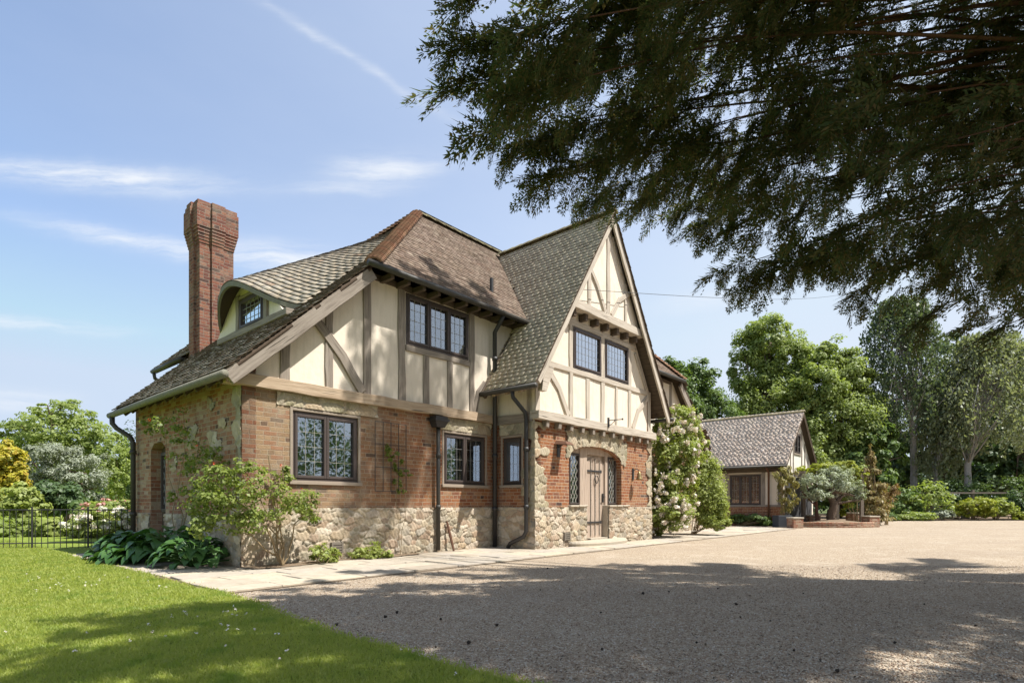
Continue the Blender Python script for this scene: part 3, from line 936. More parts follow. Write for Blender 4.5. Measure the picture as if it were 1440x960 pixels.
def window(parent, T, a0, a1, z0, z1, n=2, o=-0.05, cols=3, rows=4, style='grid', curtain=None, fr=0.055, sur=0.05, lead='lead', name='window', label=None, sill=True, leadw=0.007, gl='glass'):
    m = MB()
    f = fr

    def ring(x0, x1, y0, y1, w, d0, d1):
        m.tbox(T, x0, x0 + w, y0, y1, d0, d1)
        m.tbox(T, x1 - w, x1, y0, y1, d0, d1)
        m.tbox(T, x0 + w, x1 - w, y0, y0 + w, d0, d1)
        m.tbox(T, x0 + w, x1 - w, y1 - w, y1, d0, d1)

    ring(a0, a1, z0, z1, f * 0.75, o - 0.05, o + 0.035)
    W = (a1 - a0 - 1.5 * f) / n
    panes = []
    for i in range(n):
        x0 = a0 + 0.75 * f + i * W
        ring(x0 + 0.003, x0 + W - 0.003, z0 + 0.75 * f + 0.003, z1 - 0.75 * f - 0.003, f * 0.85, o - 0.03, o + 0.05)
        panes.append((x0 + f * 0.85, x0 + W - f * 0.85, z0 + f * 1.6, z1 - f * 1.6))
    w = m.build(name, M['frame'], parent, bevel=0.004)
    if label:
        w['label'] = label
    g = MB()
    l = MB()
    for (x0, x1, y0, y1) in panes:
        g.tbox(T, x0 - 0.005, x1 + 0.005, y0 - 0.005, y1 + 0.005, o - 0.004, o + 0.002)
        if style == 'grid':
            for i in range(1, cols):
                x = x0 + (x1 - x0) * i / cols
                l.tbox(T, x - leadw / 2, x + leadw / 2, y0, y1, o + 0.0025, o + 0.009)
            for j in range(1, rows):
                z = y0 + (y1 - y0) * j / rows
                l.tbox(T, x0, x1, z - leadw / 2, z + leadw / 2, o + 0.003, o + 0.0085)
        else:
            dw, dh = (x1 - x0) / cols, (x1 - x0) / cols * 1.75
            k = -int((y1 - y0) / dh) - 2
            while k < cols + int((y1 - y0) / dh) + 3:
                for sg in (1, -1):
                    # line x = x0 + dw*(k + t), z = y0 + sg*dh*t
                    ts = np.linspace(0, 40, 2)
                    xa = x0 + dw * k
                    t0, t1 = -60.0, 60.0
                    t0 = max(t0, (x0 - xa) / dw)
                    t1 = min(t1, (x1 - xa) / dw)
                    zb = y0 if sg > 0 else y1
                    t0 = max(t0, 0)
                    t1 = min(t1, (y1 - y0) / dh)
                    if t1 - t0 > 0.03:
                        l.ribbon(T, [(xa + dw * t0, zb + sg * dh * t0), (xa + dw * t1, zb + sg * dh * t1)], leadw, o + 0.0025, o + 0.008 + 0.0005 * sg, 0, 9)
                k += 1
    g.build('glass', M[gl], w)
    if l.f:
        l.build('leading', M[lead], w)
    if sur:
        s = MB()
        s.tbox(T, a0 - sur, a0 - 0.002, z0 - sur, z1 + sur, o - 0.05, 0.014)
        s.tbox(T, a1 + 0.002, a1 + sur, z0 - sur, z1 + sur, o - 0.05, 0.014)
        s.tbox(T, a0 - 0.002, a1 + 0.002, z1 + 0.002, z1 + sur, o - 0.05, 0.013)
        s.build('surround', M['surround'], w, bevel=0.004)
    if sill:
        s = MB()
        s.tbox(T, a0 - sur - 0.02, a1 + sur + 0.02, z0 - sur - 0.015, z0 - 0.002, o - 0.05, 0.045)
        s.build('sill', M['surround'], w, bevel=0.005)
    if curtain:
        for (x0, x1, y0, y1, op) in curtain:
            k = MB()
            nn = 40
            vs = []
            for i in range(nn + 1):
                x = x0 + (x1 - x0) * i / nn
                oo = o - 0.16 + 0.018 * math.sin(i * 1.25) + 0.008 * math.sin(i * 0.4)
                vs += [T(x, y0, oo), T(x, y1, oo)]
            k.add(vs, [(2 * i, 2 * i + 2, 2 * i + 3, 2 * i + 1) for i in range(nn)])
            k.build('curtain', M['curtain'], w, smooth=True)
    return w


# ------------------------------------------------------------------ the house
house = empty('brick_house', (HX, HY, 0), HANG)
tag(house, 'large brick and half-timbered house with steep tiled roofs, gabled porch and tall chimney', 'house')
F0, P0, PG, L0 = Ty(0.0), Ty(-1.17), Ty(-1.38), Tx(0.0)
S0 = Tx(5.75)

# --- ground floor walls
wall('brick_wall', F0, rect(0, 5.75, 0, 2.86), [rect(0.83, 2.08, 1.40, 2.56), rect(4.17, 5.42, 1.43, 2.51)], M['brick_front'], house)
wall('side_brick_wall', L0, [(0, 0), (3.35, 0), (3.35, 2.1), (3.55, 2.22), (4.0, 2.22), (4.2, 2.1), (4.2, 0), (4.95, 0), (4.95, 3.3), (0, 3.3)], [], M['brick_left'], house)
wall('rear_brick_wall', Ty(4.95), [(0, 0), (17.2, 0), (17.2, 3.1), (14.8, 5.3), (2.4, 5.3), (0, 3.1)], [], M['brick_left'], house)
wall('side_brick_wall', Tx(16.97), rect(-0.0, 4.95, 0, 3.2), [], M['brick_left'], house)
wall('brick_wall', F0, rect(11.05, 17.2, 0, 2.86), [rect(13.2, 14.6, 1.3, 2.5)], M['brick_front'], house)
wall('porch_side_wall', S0, rect(-1.17, 0, 0, 2.86), [rect(-0.80, -0.24, 1.44, 2.50)], M['brick_front'], house)
wall('porch_side_wall', Tx(10.82), rect(-1.17, 0, 0, 4.0), [], M['brick_porch'], house)
ARCH = [(7.03, 2.06), (7.10, 2.20), (7.28, 2.30), (7.6, 2.38), (8.1, 2.42), (8.6, 2.40), (9.0, 2.33), (9.25, 2.22), (9.38, 2.08), (9.42, 1.9)]
pw = wall('porch_brick_wall', P0, [(5.75, 0), (7.03, 0)] + ARCH + [(9.42, 0), (11.05, 0), (11.05, 2.9), (5.75, 2.9)], [], M['brick_porch'], house, thick=0.19)
fl = MB()
fl.box(0.2, 17.0, 0.25, 4.7, 0.02, 0.06)
fl.box(0.2, 17.0, 0.25, 4.7, 2.80, 2.86)
fl.box(5.98, 10.8, -0.85, 0.24, 2.80, 2.86)
fl.box(5.98, 10.8, -0.85, 0.24, 0.02, 0.06)
fl.build('floor', M['floor'], house)
iw = MB()
iw.box(2.75, 2.85, 0.25, 4.7, 0.06, 2.8)
iw.box(5.75, 5.85, 0.25, 4.7, 0.06, 2.8)
iw.box(0.3, 16.6, 2.45, 2.53, 0.06, 2.8)
iw.build('inner_wall', M['plaster'], house)

# --- rubble stone plinths, quoins and lintels
PLT = 0.94
for (nm, T, a0, a1, sd) in (('stone_plinth', F0, -0.03, 5.75, 11), ('stone_plinth', L0, -0.03, 3.33, 12), ('stone_plinth', L0, 4.22, 4.98, 13), ('stone_plinth', P0, 5.72, 7.74, 14), ('stone_plinth', P0, 8.76, 11.08, 15), ('stone_plinth', S0, -1.2, -0.02, 16), ('stone_plinth', F0, 11.06, 17.2, 17)):
    top = PLT - (0.12 if T is L0 else 0)
    stone_panel(nm, T, a0, a1, 0, top, house, (0.19, 0.115), 0.036, 0.012, seed=sd)
    b = MB()
    b.tbox(T, max(a0, a0 + 0.03), a1 - 0.02, 0, top - 0.004, -0.05, 0.016)
    b.build('plinth_core', M['slab'], house)
_r = random.Random(3)
_patch_c = [(_r.uniform(0.6, 3.2), _r.uniform(0.9, 2.7), _r.uniform(0.10, 0.26)) for _ in range(7)]
for _i in range(len(_patch_c)):
    _near = lambda a, z: min(range(len(_patch_c)), key=lambda q: math.hypot(a - _patch_c[q][0], (z - _patch_c[q][1]) * 1.4) - _patch_c[q][2])
    stone_panel('stone_patch', L0, 0.52, 3.33, 0.82, 2.85, house, (0.24, 0.15), 0.02, 0.004, lambda a, z, q=_i: _near(a, z) == q and math.hypot(a - _patch_c[q][0], (z - _patch_c[q][1]) * 1.4) < _patch_c[q][2], seed=19, mat='quoin')
stone_panel('stone_quoin', L0, 0.0, 0.5, 0.82, 2.85, house, (0.24, 0.2), 0.02, 0.004, lambda a, z: a < 0.22 + 0.08 * math.sin(z * 7), seed=20, mat='quoin')
for (a0, a1) in ((6.99, 7.76), (8.74, 9.74)):
    b = MB()
    x = a0
    while x < a1 - 0.05:
        L = min(random.uniform(0.22, 0.4), a1 - x)
        z = 0.945 + random.uniform(-0.008, 0.008)
        b.tbox(P0, x + 0.004, x + L - 0.004, z, z + 0.045, -0.17, 0.07 + random.uniform(-0.015, 0.02))
        x += L
    b.build('plinth_cap', M['slab'], house, bevel=0.012)
    b = MB()
    b.tbox(P0, max(a0, 7.03) + 0.002, min(a1, 9.42) - 0.002 if a1 > 9 else 7.74, 0.0, 0.944, -0.19, -0.01)
    b.build('plinth_core', M['slab'], house)
BUFFS = [(0.36, 0.31, 0.21), (0.31, 0.27, 0.17), (0.42, 0.36, 0.25), (0.27, 0.24, 0.17), (0.38, 0.29, 0.19)]
stone_panel('stone_quoin', P0, 5.72, 6.35, PLT - 0.02, 2.80, house, (0.26, 0.2), 0.03, 0.004, lambda a, z: a < 6.02 + 0.16 * math.sin(z * 9.5), seed=21, mat='quoin', pal=BUFFS)
stone_panel('stone_quoin', P0, 10.5, 11.08, PLT - 0.02, 2.80, house, (0.24, 0.2), 0.03, 0.004, lambda a, z: a > 10.84 + 0.14 * math.sin(z * 8.0), seed=22, mat='quoin', pal=BUFFS)
stone_panel('stone_quoin', S0, -1.2, -0.8, PLT - 0.02, 2.86, house, (0.26, 0.2), 0.03, 0.004, lambda a, z: a < -0.9, seed=23, mat='quoin', pal=BUFFS)


def arch_z(a):
    for (p, q) in zip(ARCH[:-1], ARCH[1:]):
        if p[0] <= a <= q[0] and q[0] > p[0]:
            return p[1] + (q[1] - p[1]) * (a - p[0]) / (q[0] - p[0])
    return 2.0


stone_panel('stone_arch', P0, 6.7, 9.8, 1.9, 2.80, house, (0.15, 0.26), 0.03, 0.004,
            lambda a, z: z > 2.12 and 6.86 + 0.5 * max(0, z - 2.45) < a < 9.68 - 0.4 * max(0, z - 2.45), lambda a, z: not (7.03 < a < 9.42 and z < arch_z(a) + 0.006), seed=24, mat='quoin', pal=BUFFS)
for (T, a0, a1, z0, z1, sd) in ((F0, 0.55, 2.5, 2.62, 2.83, 25), (F0, 4.05, 5.6, 2.57, 2.83, 26), (S0, -0.92, -0.16, 2.56, 2.80, 27)):
    stone_panel('stone_lintel', T, a0, a1, z0, z1, house, (0.30, 0.26), 0.03, 0.004, seed=sd, mat='quoin', pal=BUFFS)

# --- bressummers and upper walls
timber(house, 'wall_beam', F0, [(-0.28, 2.93), (5.72, 2.93)], 0.19, 0.10, 'oak_tan', -0.1)
timber(house, 'wall_beam', F0, [(11.06, 2.93), (17.4, 2.93)], 0.19, 0.10, 'oak_tan', -0.1)
timber(house, 'wall_beam', S0, [(-1.14, 2.90), (-0.02, 2.90)], 0.20, 0.05, 'oak', -0.1)
timber(house, 'wall_beam', P0, [(5.70, 2.94), (11.10, 2.94)], 0.19, 0.16, 'oak_pale', -0.1)
wall('plaster_wall', F0, [(-0.1, 2.95), (17.2, 2.95), (14.9, 5.28), (2.2, 5.28)], [rect(3.17, 4.89, 4.15, 5.16), rect(12.9, 13.95, 4.25, 5.12)], M['plaster'], house)
wall('plaster_wall', S0, rect(-1.10, 0.0, 2.95, 4.1), [], M['plaster'], house)
wall('plaster_wall', P0, [(5.75, 3.0), (11.05, 3.0), (11.05, 4.05), (10.05, 5.6), (6.75, 5.6), (5.75, 4.05)], [rect(7.18, 8.38, 4.22, 5.20), rect(8.56, 9.74, 4.22, 5.20)], M['plaster'], house)
m = MB()
m.poly2(PG, [(6.70, 5.55), (10.10, 5.55), (8.42, 8.08), (8.38, 8.08)], -0.15, 0)
m.build('plaster_wall', M['plaster'], house)


# timber framing of the main front
def t_(name, T, pts, w, mat='oak', o1=0.028):
    return timber(house, name, T, pts, w, o1, mat)


for (x, z0, z1, w) in ((0.69, 3.02, 3.72, 0.17), (1.49, 3.02, 4.5, 0.15), (2.27, 3.02, 5.1, 0.16), (3.07, 3.02, 5.26, 0.17), (3.68, 3.02, 4.02, 0.15), (4.33, 3.02, 4.02, 0.14), (4.99, 3.02, 5.26, 0.15)):
    t_('timber_post', F0, [(x, z0), (x + random.uniform(-0.015, 0.015), z1)], w)
t_('timber_rail', F0, [(3.16, 4.08), (4.91, 4.08)], 0.12)
t_('timber_brace', F0, [(1.22, 4.18), (1.75, 3.62), (2.17, 3.05)], 0.17, o1=0.05)
t_('timber_brace', F0, [(5.08, 3.02), (5.20, 3.5), (5.40, 3.75)], 0.13)
t_('timber_rail', F0, [(2.2, 5.24), (14.8, 5.24)], 0.12, 'oak_dark')
for (x, z1) in ((12.75, 5.2), (14.1, 5.2), (14.75, 5.2), (15.6, 4.55)):
    t_('timber_post', F0, [(x, 3.02), (x, z1)], 0.15)
t_('timber_brace', F0, [(16.1, 4.1), (15.4, 3.05)], 0.15)
# barge boards of the catslides
BY = Ty(-0.27)
timber(house, 'bargeboard', BY, [(-0.33, 2.86), (0.9, 3.97), (2.2, 5.17)], 0.23, 0.05, 'oak', -0.02)
timber(house, 'bargeboard', BY, [(17.5, 2.86), (14.9, 5.17)], 0.23, 0.05, 'oak', -0.02)
# timber framing of the porch gable
for (x, z0, z1, w) in ((5.83, 3.04, 4.05, 0.15), (7.09, 3.04, 5.3, 0.15), (7.80, 3.04, 4.06, 0.15), (8.47, 3.04, 5.25, 0.16), (9.13, 3.04, 4.06, 0.10), (9.83, 3.04, 5.3, 0.15), (10.93, 3.04, 4.2, 0.14)):
    t_('timber_post', P0, [(x, z0), (x, z1)], w, 'oak_pale')
t_('timber_rail', P0, [(6.05, 4.15), (10.85, 4.15)], 0.13, 'oak_pale', 0.035)
t_('timber_rail', P0, [(6.80, 5.28), (10.15, 5.28)], 0.14, 'oak_pale', 0.035)
t_('timber_brace', P0, [(6.08, 4.12), (6.62, 3.65), (6.98, 3.07)], 0.14, 'oak_pale', 0.04)
t_('timber_brace', P0, [(10.85, 4.05), (10.30, 3.60), (10.0, 3.07)], 0.13, 'oak_pale', 0.04)
t_('timber_brace', P0, [(6.1, 4.25), (6.75, 5.15)], 0.10, 'oak_pale', 0.02)
t_('timber_brace', P0, [(10.75, 4.25), (10.12, 5.15)], 0.12, 'oak_pale', 0.03)
timber(house, 'wall_beam', PG, [(6.72, 5.62), (10.14, 5.62)], 0.20, 0.07, 'oak_pale', -0.15)
for (x, z0, z1, w) in ((8.40, 5.72, 7.95, 0.14), (7.55, 5.72, 6.75, 0.12), (9.25, 5.72, 6.75, 0.12)):
    t_('timber_post', PG, [(x, z0), (x, z1)], w, 'oak_pale')
t_('timber_brace', PG, [(7.45, 6.75), (7.9, 6.3), (8.26, 5.74)], 0.11, 'oak_pale', 0.04)
t_('timber_brace', PG, [(9.45, 6.55), (8.95, 6.25), (8.55, 5.74)], 0.13, 'oak_pale', 0.04)
t_('timber_post', PG, [(9.05, 6.95), (8.62, 7.75)], 0.10, 'oak_pale')
t_('timber_post', PG, [(7.75, 6.95), (8.18, 7.75)], 0.10, 'oak_pale')
for i in range(7):
    x = 7.0 + i * 0.48
    timber(house, 'joist_end', Ty(-1.2), [(x, 5.36), (x, 5.515)], 0.11, 0.17, 'oak_dark', -0.05)
for i in range(11):
    x = 6.05 + i * 0.46
    timber(house, 'joist_end', P0, [(x, 2.70), (x + 0.02, 2.845)], 0.10, 0.13, 'oak', -0.05)
# porch barge boards
KP = 1.516


def porch_z(X):
    return 8.25 - KP * abs(X - 8.4)


timber(house, 'bargeboard', Ty(-1.50), [(5.42, porch_z(5.42) - 0.16), (8.40, 8.25 - 0.16)], 0.19, 0.04, 'oak_pale', -0.01)
timber(house, 'bargeboard', Ty(-1.502), [(11.50, porch_z(11.50) - 0.16), (8.40, 8.25 - 0.16)], 0.19, 0.04, 'oak_pale', -0.01)
m = MB()
m.poly2(Ty(-1.46), [(5.62, 3.42), (5.78, 3.42), (6.05, 3.98), (5.72, 4.02)], -0.1, 0.02)
m.build('barge_foot', M['oak_pale'], house)
# verge board where the porch roof meets the main front
timber(house, 'verge_board', Ty(-0.06), [(5.28, porch_z(5.28) - 0.1), (6.62, porch_z(6.62) - 0.12)], 0.17, 0.04, 'oak_dark', -0.02)

# --- roofs
ZL, SL = 3.0, 0.924          # left slope: z = ZL + SL (X + .35)
ZF, SF = 5.34, 1.071         # front slope: z = ZF + SF (Y + .35)
AP = (5.60, 2.60, 8.50)      # ridge end


def left_z(X):
    return ZL + SL * (X + 0.35)


def bell(Y):
    t = abs(Y - 2.28) / 1.72
    return 0.0 if t >= 1 else (0.5 + 0.5 * math.cos(math.pi * t)) ** 0.62


def xe(Y):
    return 0.72 + 0.60 * (1 - bell(Y)) ** 1.2


def brow(Y, X):
    c = 1.22 * max(0.0, (4.35 - X) / 3.63)
    return left_z(X) + c * bell(Y)


CL = 1 / math.sqrt(1 + SL * SL)


def left_p(u, v):
    X = -0.38 + v * CL
    return (X, u, left_z(X))


def brow_p(u, v):
    s = v / 4.15
    X = xe(u) + (4.38 - xe(u)) * s
    return (X, u, brow(u, X))


def in_left(u, v):
    X = -0.38 + v * CL
    z = left_z(X)
    if X > 5.6:
        return False
    ylo = -0.36 if z < ZF else -0.35 + (z - ZF) / SF
    yhi = 5.42 if z < ZF else 5.45 - (z - ZF) / SF
    if not (ylo < u < yhi):
        return False
    if abs(u - 2.28) < 1.70 and X > max(xe(u) + 0.18, 1.08) and X < 4.33:
        return False
    return True


def in_brow(u, v):
    s = v / 4.15
    X = xe(u) + (4.38 - xe(u)) * s
    z = brow(u, X)
    zp = left_z(X)
    yhi = 5.45 - max(0, zp - ZF) / SF
    ylo = -0.35 + max(0, zp - ZF) / SF
    return abs(u - 2.28) < 1.72 and s <= 1 and ylo < u < yhi


deck_left = [[(X, Y, left_z(X) - 0.005) for X in np.linspace(-0.36, 2.16, 8)] for Y in np.linspace(-0.32, 5.42, 8)]
deck_tri = []
for t in np.linspace(0, 1, 8):
    row = []
    for X in np.linspace(2.16, 5.57, 10):
        q = max(0.0, left_z(X) - ZF) / SF
        row.append((X, (-0.32 + q) * (1 - t) + (5.42 - q) * t, left_z(X) - 0.03))
    deck_tri.append(row)
deck_brow = []
for Y in np.linspace(0.58, 3.98, 30):
    row = []
    for v in np.linspace(0.02, 4.1, 16):
        X = brow_p(Y, v)[0]
        q = max(0.0, left_z(X) - ZF) / SF
        Y2 = min(max(Y, -0.22 + q), 5.32 - q)
        row.append((X, Y2, brow(Y2, X) - 0.01))
    deck_brow.append(row)
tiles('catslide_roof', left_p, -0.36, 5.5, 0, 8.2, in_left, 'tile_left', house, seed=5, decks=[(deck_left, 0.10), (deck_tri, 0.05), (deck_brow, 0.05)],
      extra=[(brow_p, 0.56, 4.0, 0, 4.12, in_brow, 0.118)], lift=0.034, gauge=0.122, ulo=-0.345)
CF = 1 / math.sqrt(1 + SF * SF)


def front_p(u, v):
    Y = -0.38 + v * CF
    return (u, Y, ZF + SF * (Y + 0.35))


def in_front(u, v):
    Y = -0.38 + v * CF
    z = ZF + SF * (Y + 0.35)
    if Y > 2.60:
        return False
    xl = (z - ZL) / SL - 0.35
    xr = 17.2 - xl
    if not (xl - 0.04 < u < xr + 0.04):
        return False
    return not (z < porch_z(u) - 0.12)


deck_front = [[(xl + (17.2 - 2 * xl) * t, Y, ZF + SF * (Y + 0.35) - 0.006) for Y, xl in [(Y, (ZF + SF * (Y + 0.35) - ZL) / SL - 0.35) for Y in np.linspace(-0.36, 2.6, 6)]] for t in np.linspace(0, 1, 12)]
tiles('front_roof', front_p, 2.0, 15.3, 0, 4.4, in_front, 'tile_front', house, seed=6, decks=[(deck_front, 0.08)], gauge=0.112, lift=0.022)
# rear slope and right catslide (plain courses, hardly seen)
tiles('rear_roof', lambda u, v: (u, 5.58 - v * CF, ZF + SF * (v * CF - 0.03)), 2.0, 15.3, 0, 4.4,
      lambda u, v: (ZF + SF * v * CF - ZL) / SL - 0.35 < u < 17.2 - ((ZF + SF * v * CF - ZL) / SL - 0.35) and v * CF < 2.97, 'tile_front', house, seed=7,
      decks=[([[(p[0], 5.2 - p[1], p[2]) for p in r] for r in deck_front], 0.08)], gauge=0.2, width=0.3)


def right_p(u, v):
    X = 17.58 - v * CL
    return (X, u, left_z(17.2 - X))


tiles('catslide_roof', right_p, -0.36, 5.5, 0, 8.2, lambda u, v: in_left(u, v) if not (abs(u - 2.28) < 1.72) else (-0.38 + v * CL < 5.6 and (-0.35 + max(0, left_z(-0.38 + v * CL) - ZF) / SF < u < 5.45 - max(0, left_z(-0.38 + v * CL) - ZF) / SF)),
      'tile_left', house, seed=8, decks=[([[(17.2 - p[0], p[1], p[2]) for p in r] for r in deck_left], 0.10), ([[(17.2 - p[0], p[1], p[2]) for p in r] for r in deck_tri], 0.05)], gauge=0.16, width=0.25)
# porch roof
CP = 1 / math.sqrt(1 + KP * KP)
PE = 5.28


def porch_p(sign):
    def f(u, v):
        X = PE + v * CP
        return (X if sign < 0 else 16.8 - X, u, porch_z(X))
    return f


def in_porch(u, v):
    X = PE + v * CP
    z = porch_z(X)
    if X > 8.41:
        return False
    ymax = 0.08 if z < ZF else (z - ZF) / SF - 0.30
    if X > 5.6 and z < ZF:
        ymax = 0.02
    return -1.62 < u < ymax


def porch_deck(sign):
    return [[((X if sign < 0 else 16.8 - X), -1.56 + t * (max(0.0, (porch_z(X) - ZF) / SF - 0.30) + 1.56), porch_z(X) - 0.006) for X in np.linspace(PE + 0.02, 8.4, 12)] for t in np.linspace(0, 1, 6)]


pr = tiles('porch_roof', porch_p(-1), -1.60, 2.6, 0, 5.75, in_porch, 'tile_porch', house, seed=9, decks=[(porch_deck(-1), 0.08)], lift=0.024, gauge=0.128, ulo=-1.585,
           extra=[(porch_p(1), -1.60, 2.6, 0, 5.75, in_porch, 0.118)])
pr2 = tiles('porch_roof', porch_p(1), 5, 4, 0, 0, lambda u, v: False, 'tile_porch', house, decks=[(porch_deck(1), 0.08)], extra=[]) if False else None
m = MB()
dk = porch_deck(1)
for i in range(len(dk) - 1):
    for j in range(len(dk[0]) - 1):
        m.add([dk[i][j], dk[i + 1][j], dk[i + 1][j + 1], dk[i][j + 1]], [(0, 1, 2, 3)])
m.build('roof_boarding', M['oak_dark'], house)
cap_tiles('ridge_tiles', (8.4, -1.58, 8.26), (8.4, 2.45, 8.26), 'tile_ridge', house, 0.13, 0.30, 0.09, 0.02)
cap_tiles('hip_tiles', (2.16, -0.37, 5.34), (5.60, 2.60, 8.53), 'tile_hip', house, 0.16, 0.105, 0.10, 0.045)
cap_tiles('hip_tiles', (2.16, 5.57, 5.34), (5.60, 2.60, 8.53), 'tile_hip', house, 0.15, 0.12, 0.09, 0.04)
cap_tiles('hip_tiles', (15.04, -0.37, 5.34), (11.6, 2.60, 8.53), 'tile_hip', house, 0.15, 0.12, 0.09, 0.04)
cap_tiles('ridge_tiles', (5.55, 2.60, 8.52), (11.65, 2.60, 8.52), 'tile_ridge', house, 0.13, 0.30, 0.09, 0.02)

# --- eyebrow dormer
XD = 1.10
TD = Tx(XD)
top = [(Y, max(brow(Y, XD) - 0.075, left_z(XD) - 0.05)) for Y in np.linspace(0.85, 3.7, 24)]
wall('dormer_wall', TD, [(0.85, left_z(XD) - 0.1), (3.7, left_z(XD) - 0.1)] + top[::-1], [rect(1.55, 2.58, 4.42, 5.04)], M['plaster'], house, thick=0.12)
timber(house, 'dormer_sill', TD, [(0.55, 4.37), (3.5, 4.37)], 0.12, 0.10, 'oak', -0.05)
for y_ in (1.47, 2.66):
    timber(house, 'dormer_post', TD, [(y_, 4.40), (y_, brow(y_, XD) - 0.2)], 0.12, 0.05, 'oak', -0.05)
timber(house, 'dormer_head', TD, [(1.50, 5.08), (2.64, 5.08)], 0.07, 0.04, 'oak', -0.05)
window(house, TD, 1.55, 2.58, 4.42, 5.04, 1, -0.0, 5, 4, gl='glass_new', fr=0.06, sur=0, sill=False, label='small leaded dormer window under the curved eyebrow roof')
m = MB()
for i in range(40):
    ya, yb = 0.56 + 3.44 * i / 40, 0.56 + 3.44 * (i + 1) / 40
    c = []
    for yy in (ya, yb):
        x_ = xe(yy) - 0.015
        zt = brow(yy, x_ + 0.02) + 0.008
        c.append((x_, yy, zt))
    a, b = c
    m.hexa([(a[0], a[1], a[2] - 0.09), (a[0] + 0.05, a[1], a[2] - 0.09), (b[0] + 0.05, b[1], b[2] - 0.09), (b[0], b[1], b[2] - 0.09), a, (a[0] + 0.05, a[1], a[2]), (b[0] + 0.05, b[1], b[2]), b])
m.build('dormer_fascia', M['gutter_moss'], house)

# --- chimney
def chimney():
    rings = [(3.2, 0), (7.05, 0)] + [q for k in range(1, 7) for q in ((7.05 + 0.07 * k - 0.07, 0.014 * k), (7.05 + 0.07 * k, 0.014 * k))] + [(7.90, 0.084), (7.90, 0.06), (8.0, 0.06)]
    x0, x1, y0, y1 = 1.26, 2.02, 5.12, 5.78
    m = MB()

    def plan(e):
        p = 0.055
        a, b, c, d = x0 - e, x1 + e, y0 - e, y1 + e
        mx, my = 0.13 + e * 0.3, 0.12 + e * 0.3
        cx, cy = (x0 + x1) / 2, (y0 + y1) / 2
        return [(a, c), (cx - mx, c), (cx - mx, c - p), (cx + mx, c - p), (cx + mx, c), (b, c), (b, cy - my), (b + p, cy - my), (b + p, cy + my), (b, cy + my), (b, d), (cx + mx, d), (cx + mx, d + p), (cx - mx, d + p), (cx - mx, d), (a, d), (a, cy + my), (a - p, cy + my), (a - p, cy - my), (a, cy - my)]
    n = 20
    V = []
    for (z, e) in rings:
        V += [(p[0], p[1], z) for p in plan(e)]
    Fs = [(i * n + k, i * n + (k + 1) % n, (i + 1) * n + (k + 1) % n, (i + 1) * n + k) for i in range(len(rings) - 1) for k in range(n)]
    m.add(V, Fs)
    tri = tessellate_polygon([[Vector((p[0], p[1], 0)) for p in plan(0.06)]])
    m.add([(p[0], p[1], 8.0) for p in plan(0.06)], [tuple(t) for t in tri])
    return m.build('chimney', M['brick_chimney'], house)


chimney()
# rear wing
rw = MB()
rw.box(1.6, 5.5, 6.1, 7.9, 0, 4.5)
rw.build('rear_wing_wall', M['brick_left'], house)
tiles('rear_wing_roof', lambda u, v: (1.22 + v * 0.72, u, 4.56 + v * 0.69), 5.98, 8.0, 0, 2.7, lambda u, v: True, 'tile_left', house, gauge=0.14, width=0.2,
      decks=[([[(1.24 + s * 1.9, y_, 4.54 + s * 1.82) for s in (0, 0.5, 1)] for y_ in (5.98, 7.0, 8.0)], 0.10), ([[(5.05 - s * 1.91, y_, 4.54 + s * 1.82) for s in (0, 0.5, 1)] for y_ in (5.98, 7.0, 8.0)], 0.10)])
m = MB()
m.poly2(Ty(6.08), [(1.65, 4.45), (4.7, 4.45), (4.7, 4.8), (3.14, 6.25), (1.65, 4.85)], -0.1, 0)
m.build('rear_wing_wall', M['plaster'], house)

# --- windows
window(house, F0, 0.83, 2.08, 1.40, 2.56, 2, -0.05, 3, 4, lead='lead_pale', leadw=0.005, label='wide leaded ground floor window near the house corner')
window(house, F0, 4.17, 5.42, 1.43, 2.51, 2, -0.05, 3, 4, curtain=[(4.2, 5.4, 1.45, 2.08, 1)], label='ground floor window with half-height net curtain', leadw=0.005)
window(house, F0, 3.17, 4.89, 4.15, 5.16, 3, -0.02, 3, 4, lead='lead_pale', leadw=0.005, sur=0, sill=False, label='three-light leaded upper window')
window(house, S0, -0.80, -0.24, 1.44, 2.50, 1, -0.06, 1, 1, label='narrow plain window in the porch side wall')
window(house, P0, 7.18, 8.38, 4.22, 5.20, 1, -0.0, 7, 5, fr=0.05, sur=0, sill=False, gl='glass_new', leadw=0.003)
window(house, P0, 8.56, 9.74, 4.22, 5.20, 1, -0.0, 7, 5, fr=0.05, sur=0, sill=False, gl='glass_new', leadw=0.003)
window(house, F0, 12.9, 13.95, 4.25, 5.12, 2, -0.02, 3, 4, sur=0, sill=False)
window(house, F0, 13.2, 14.6, 1.3, 2.5, 3, -0.05, 3, 4)

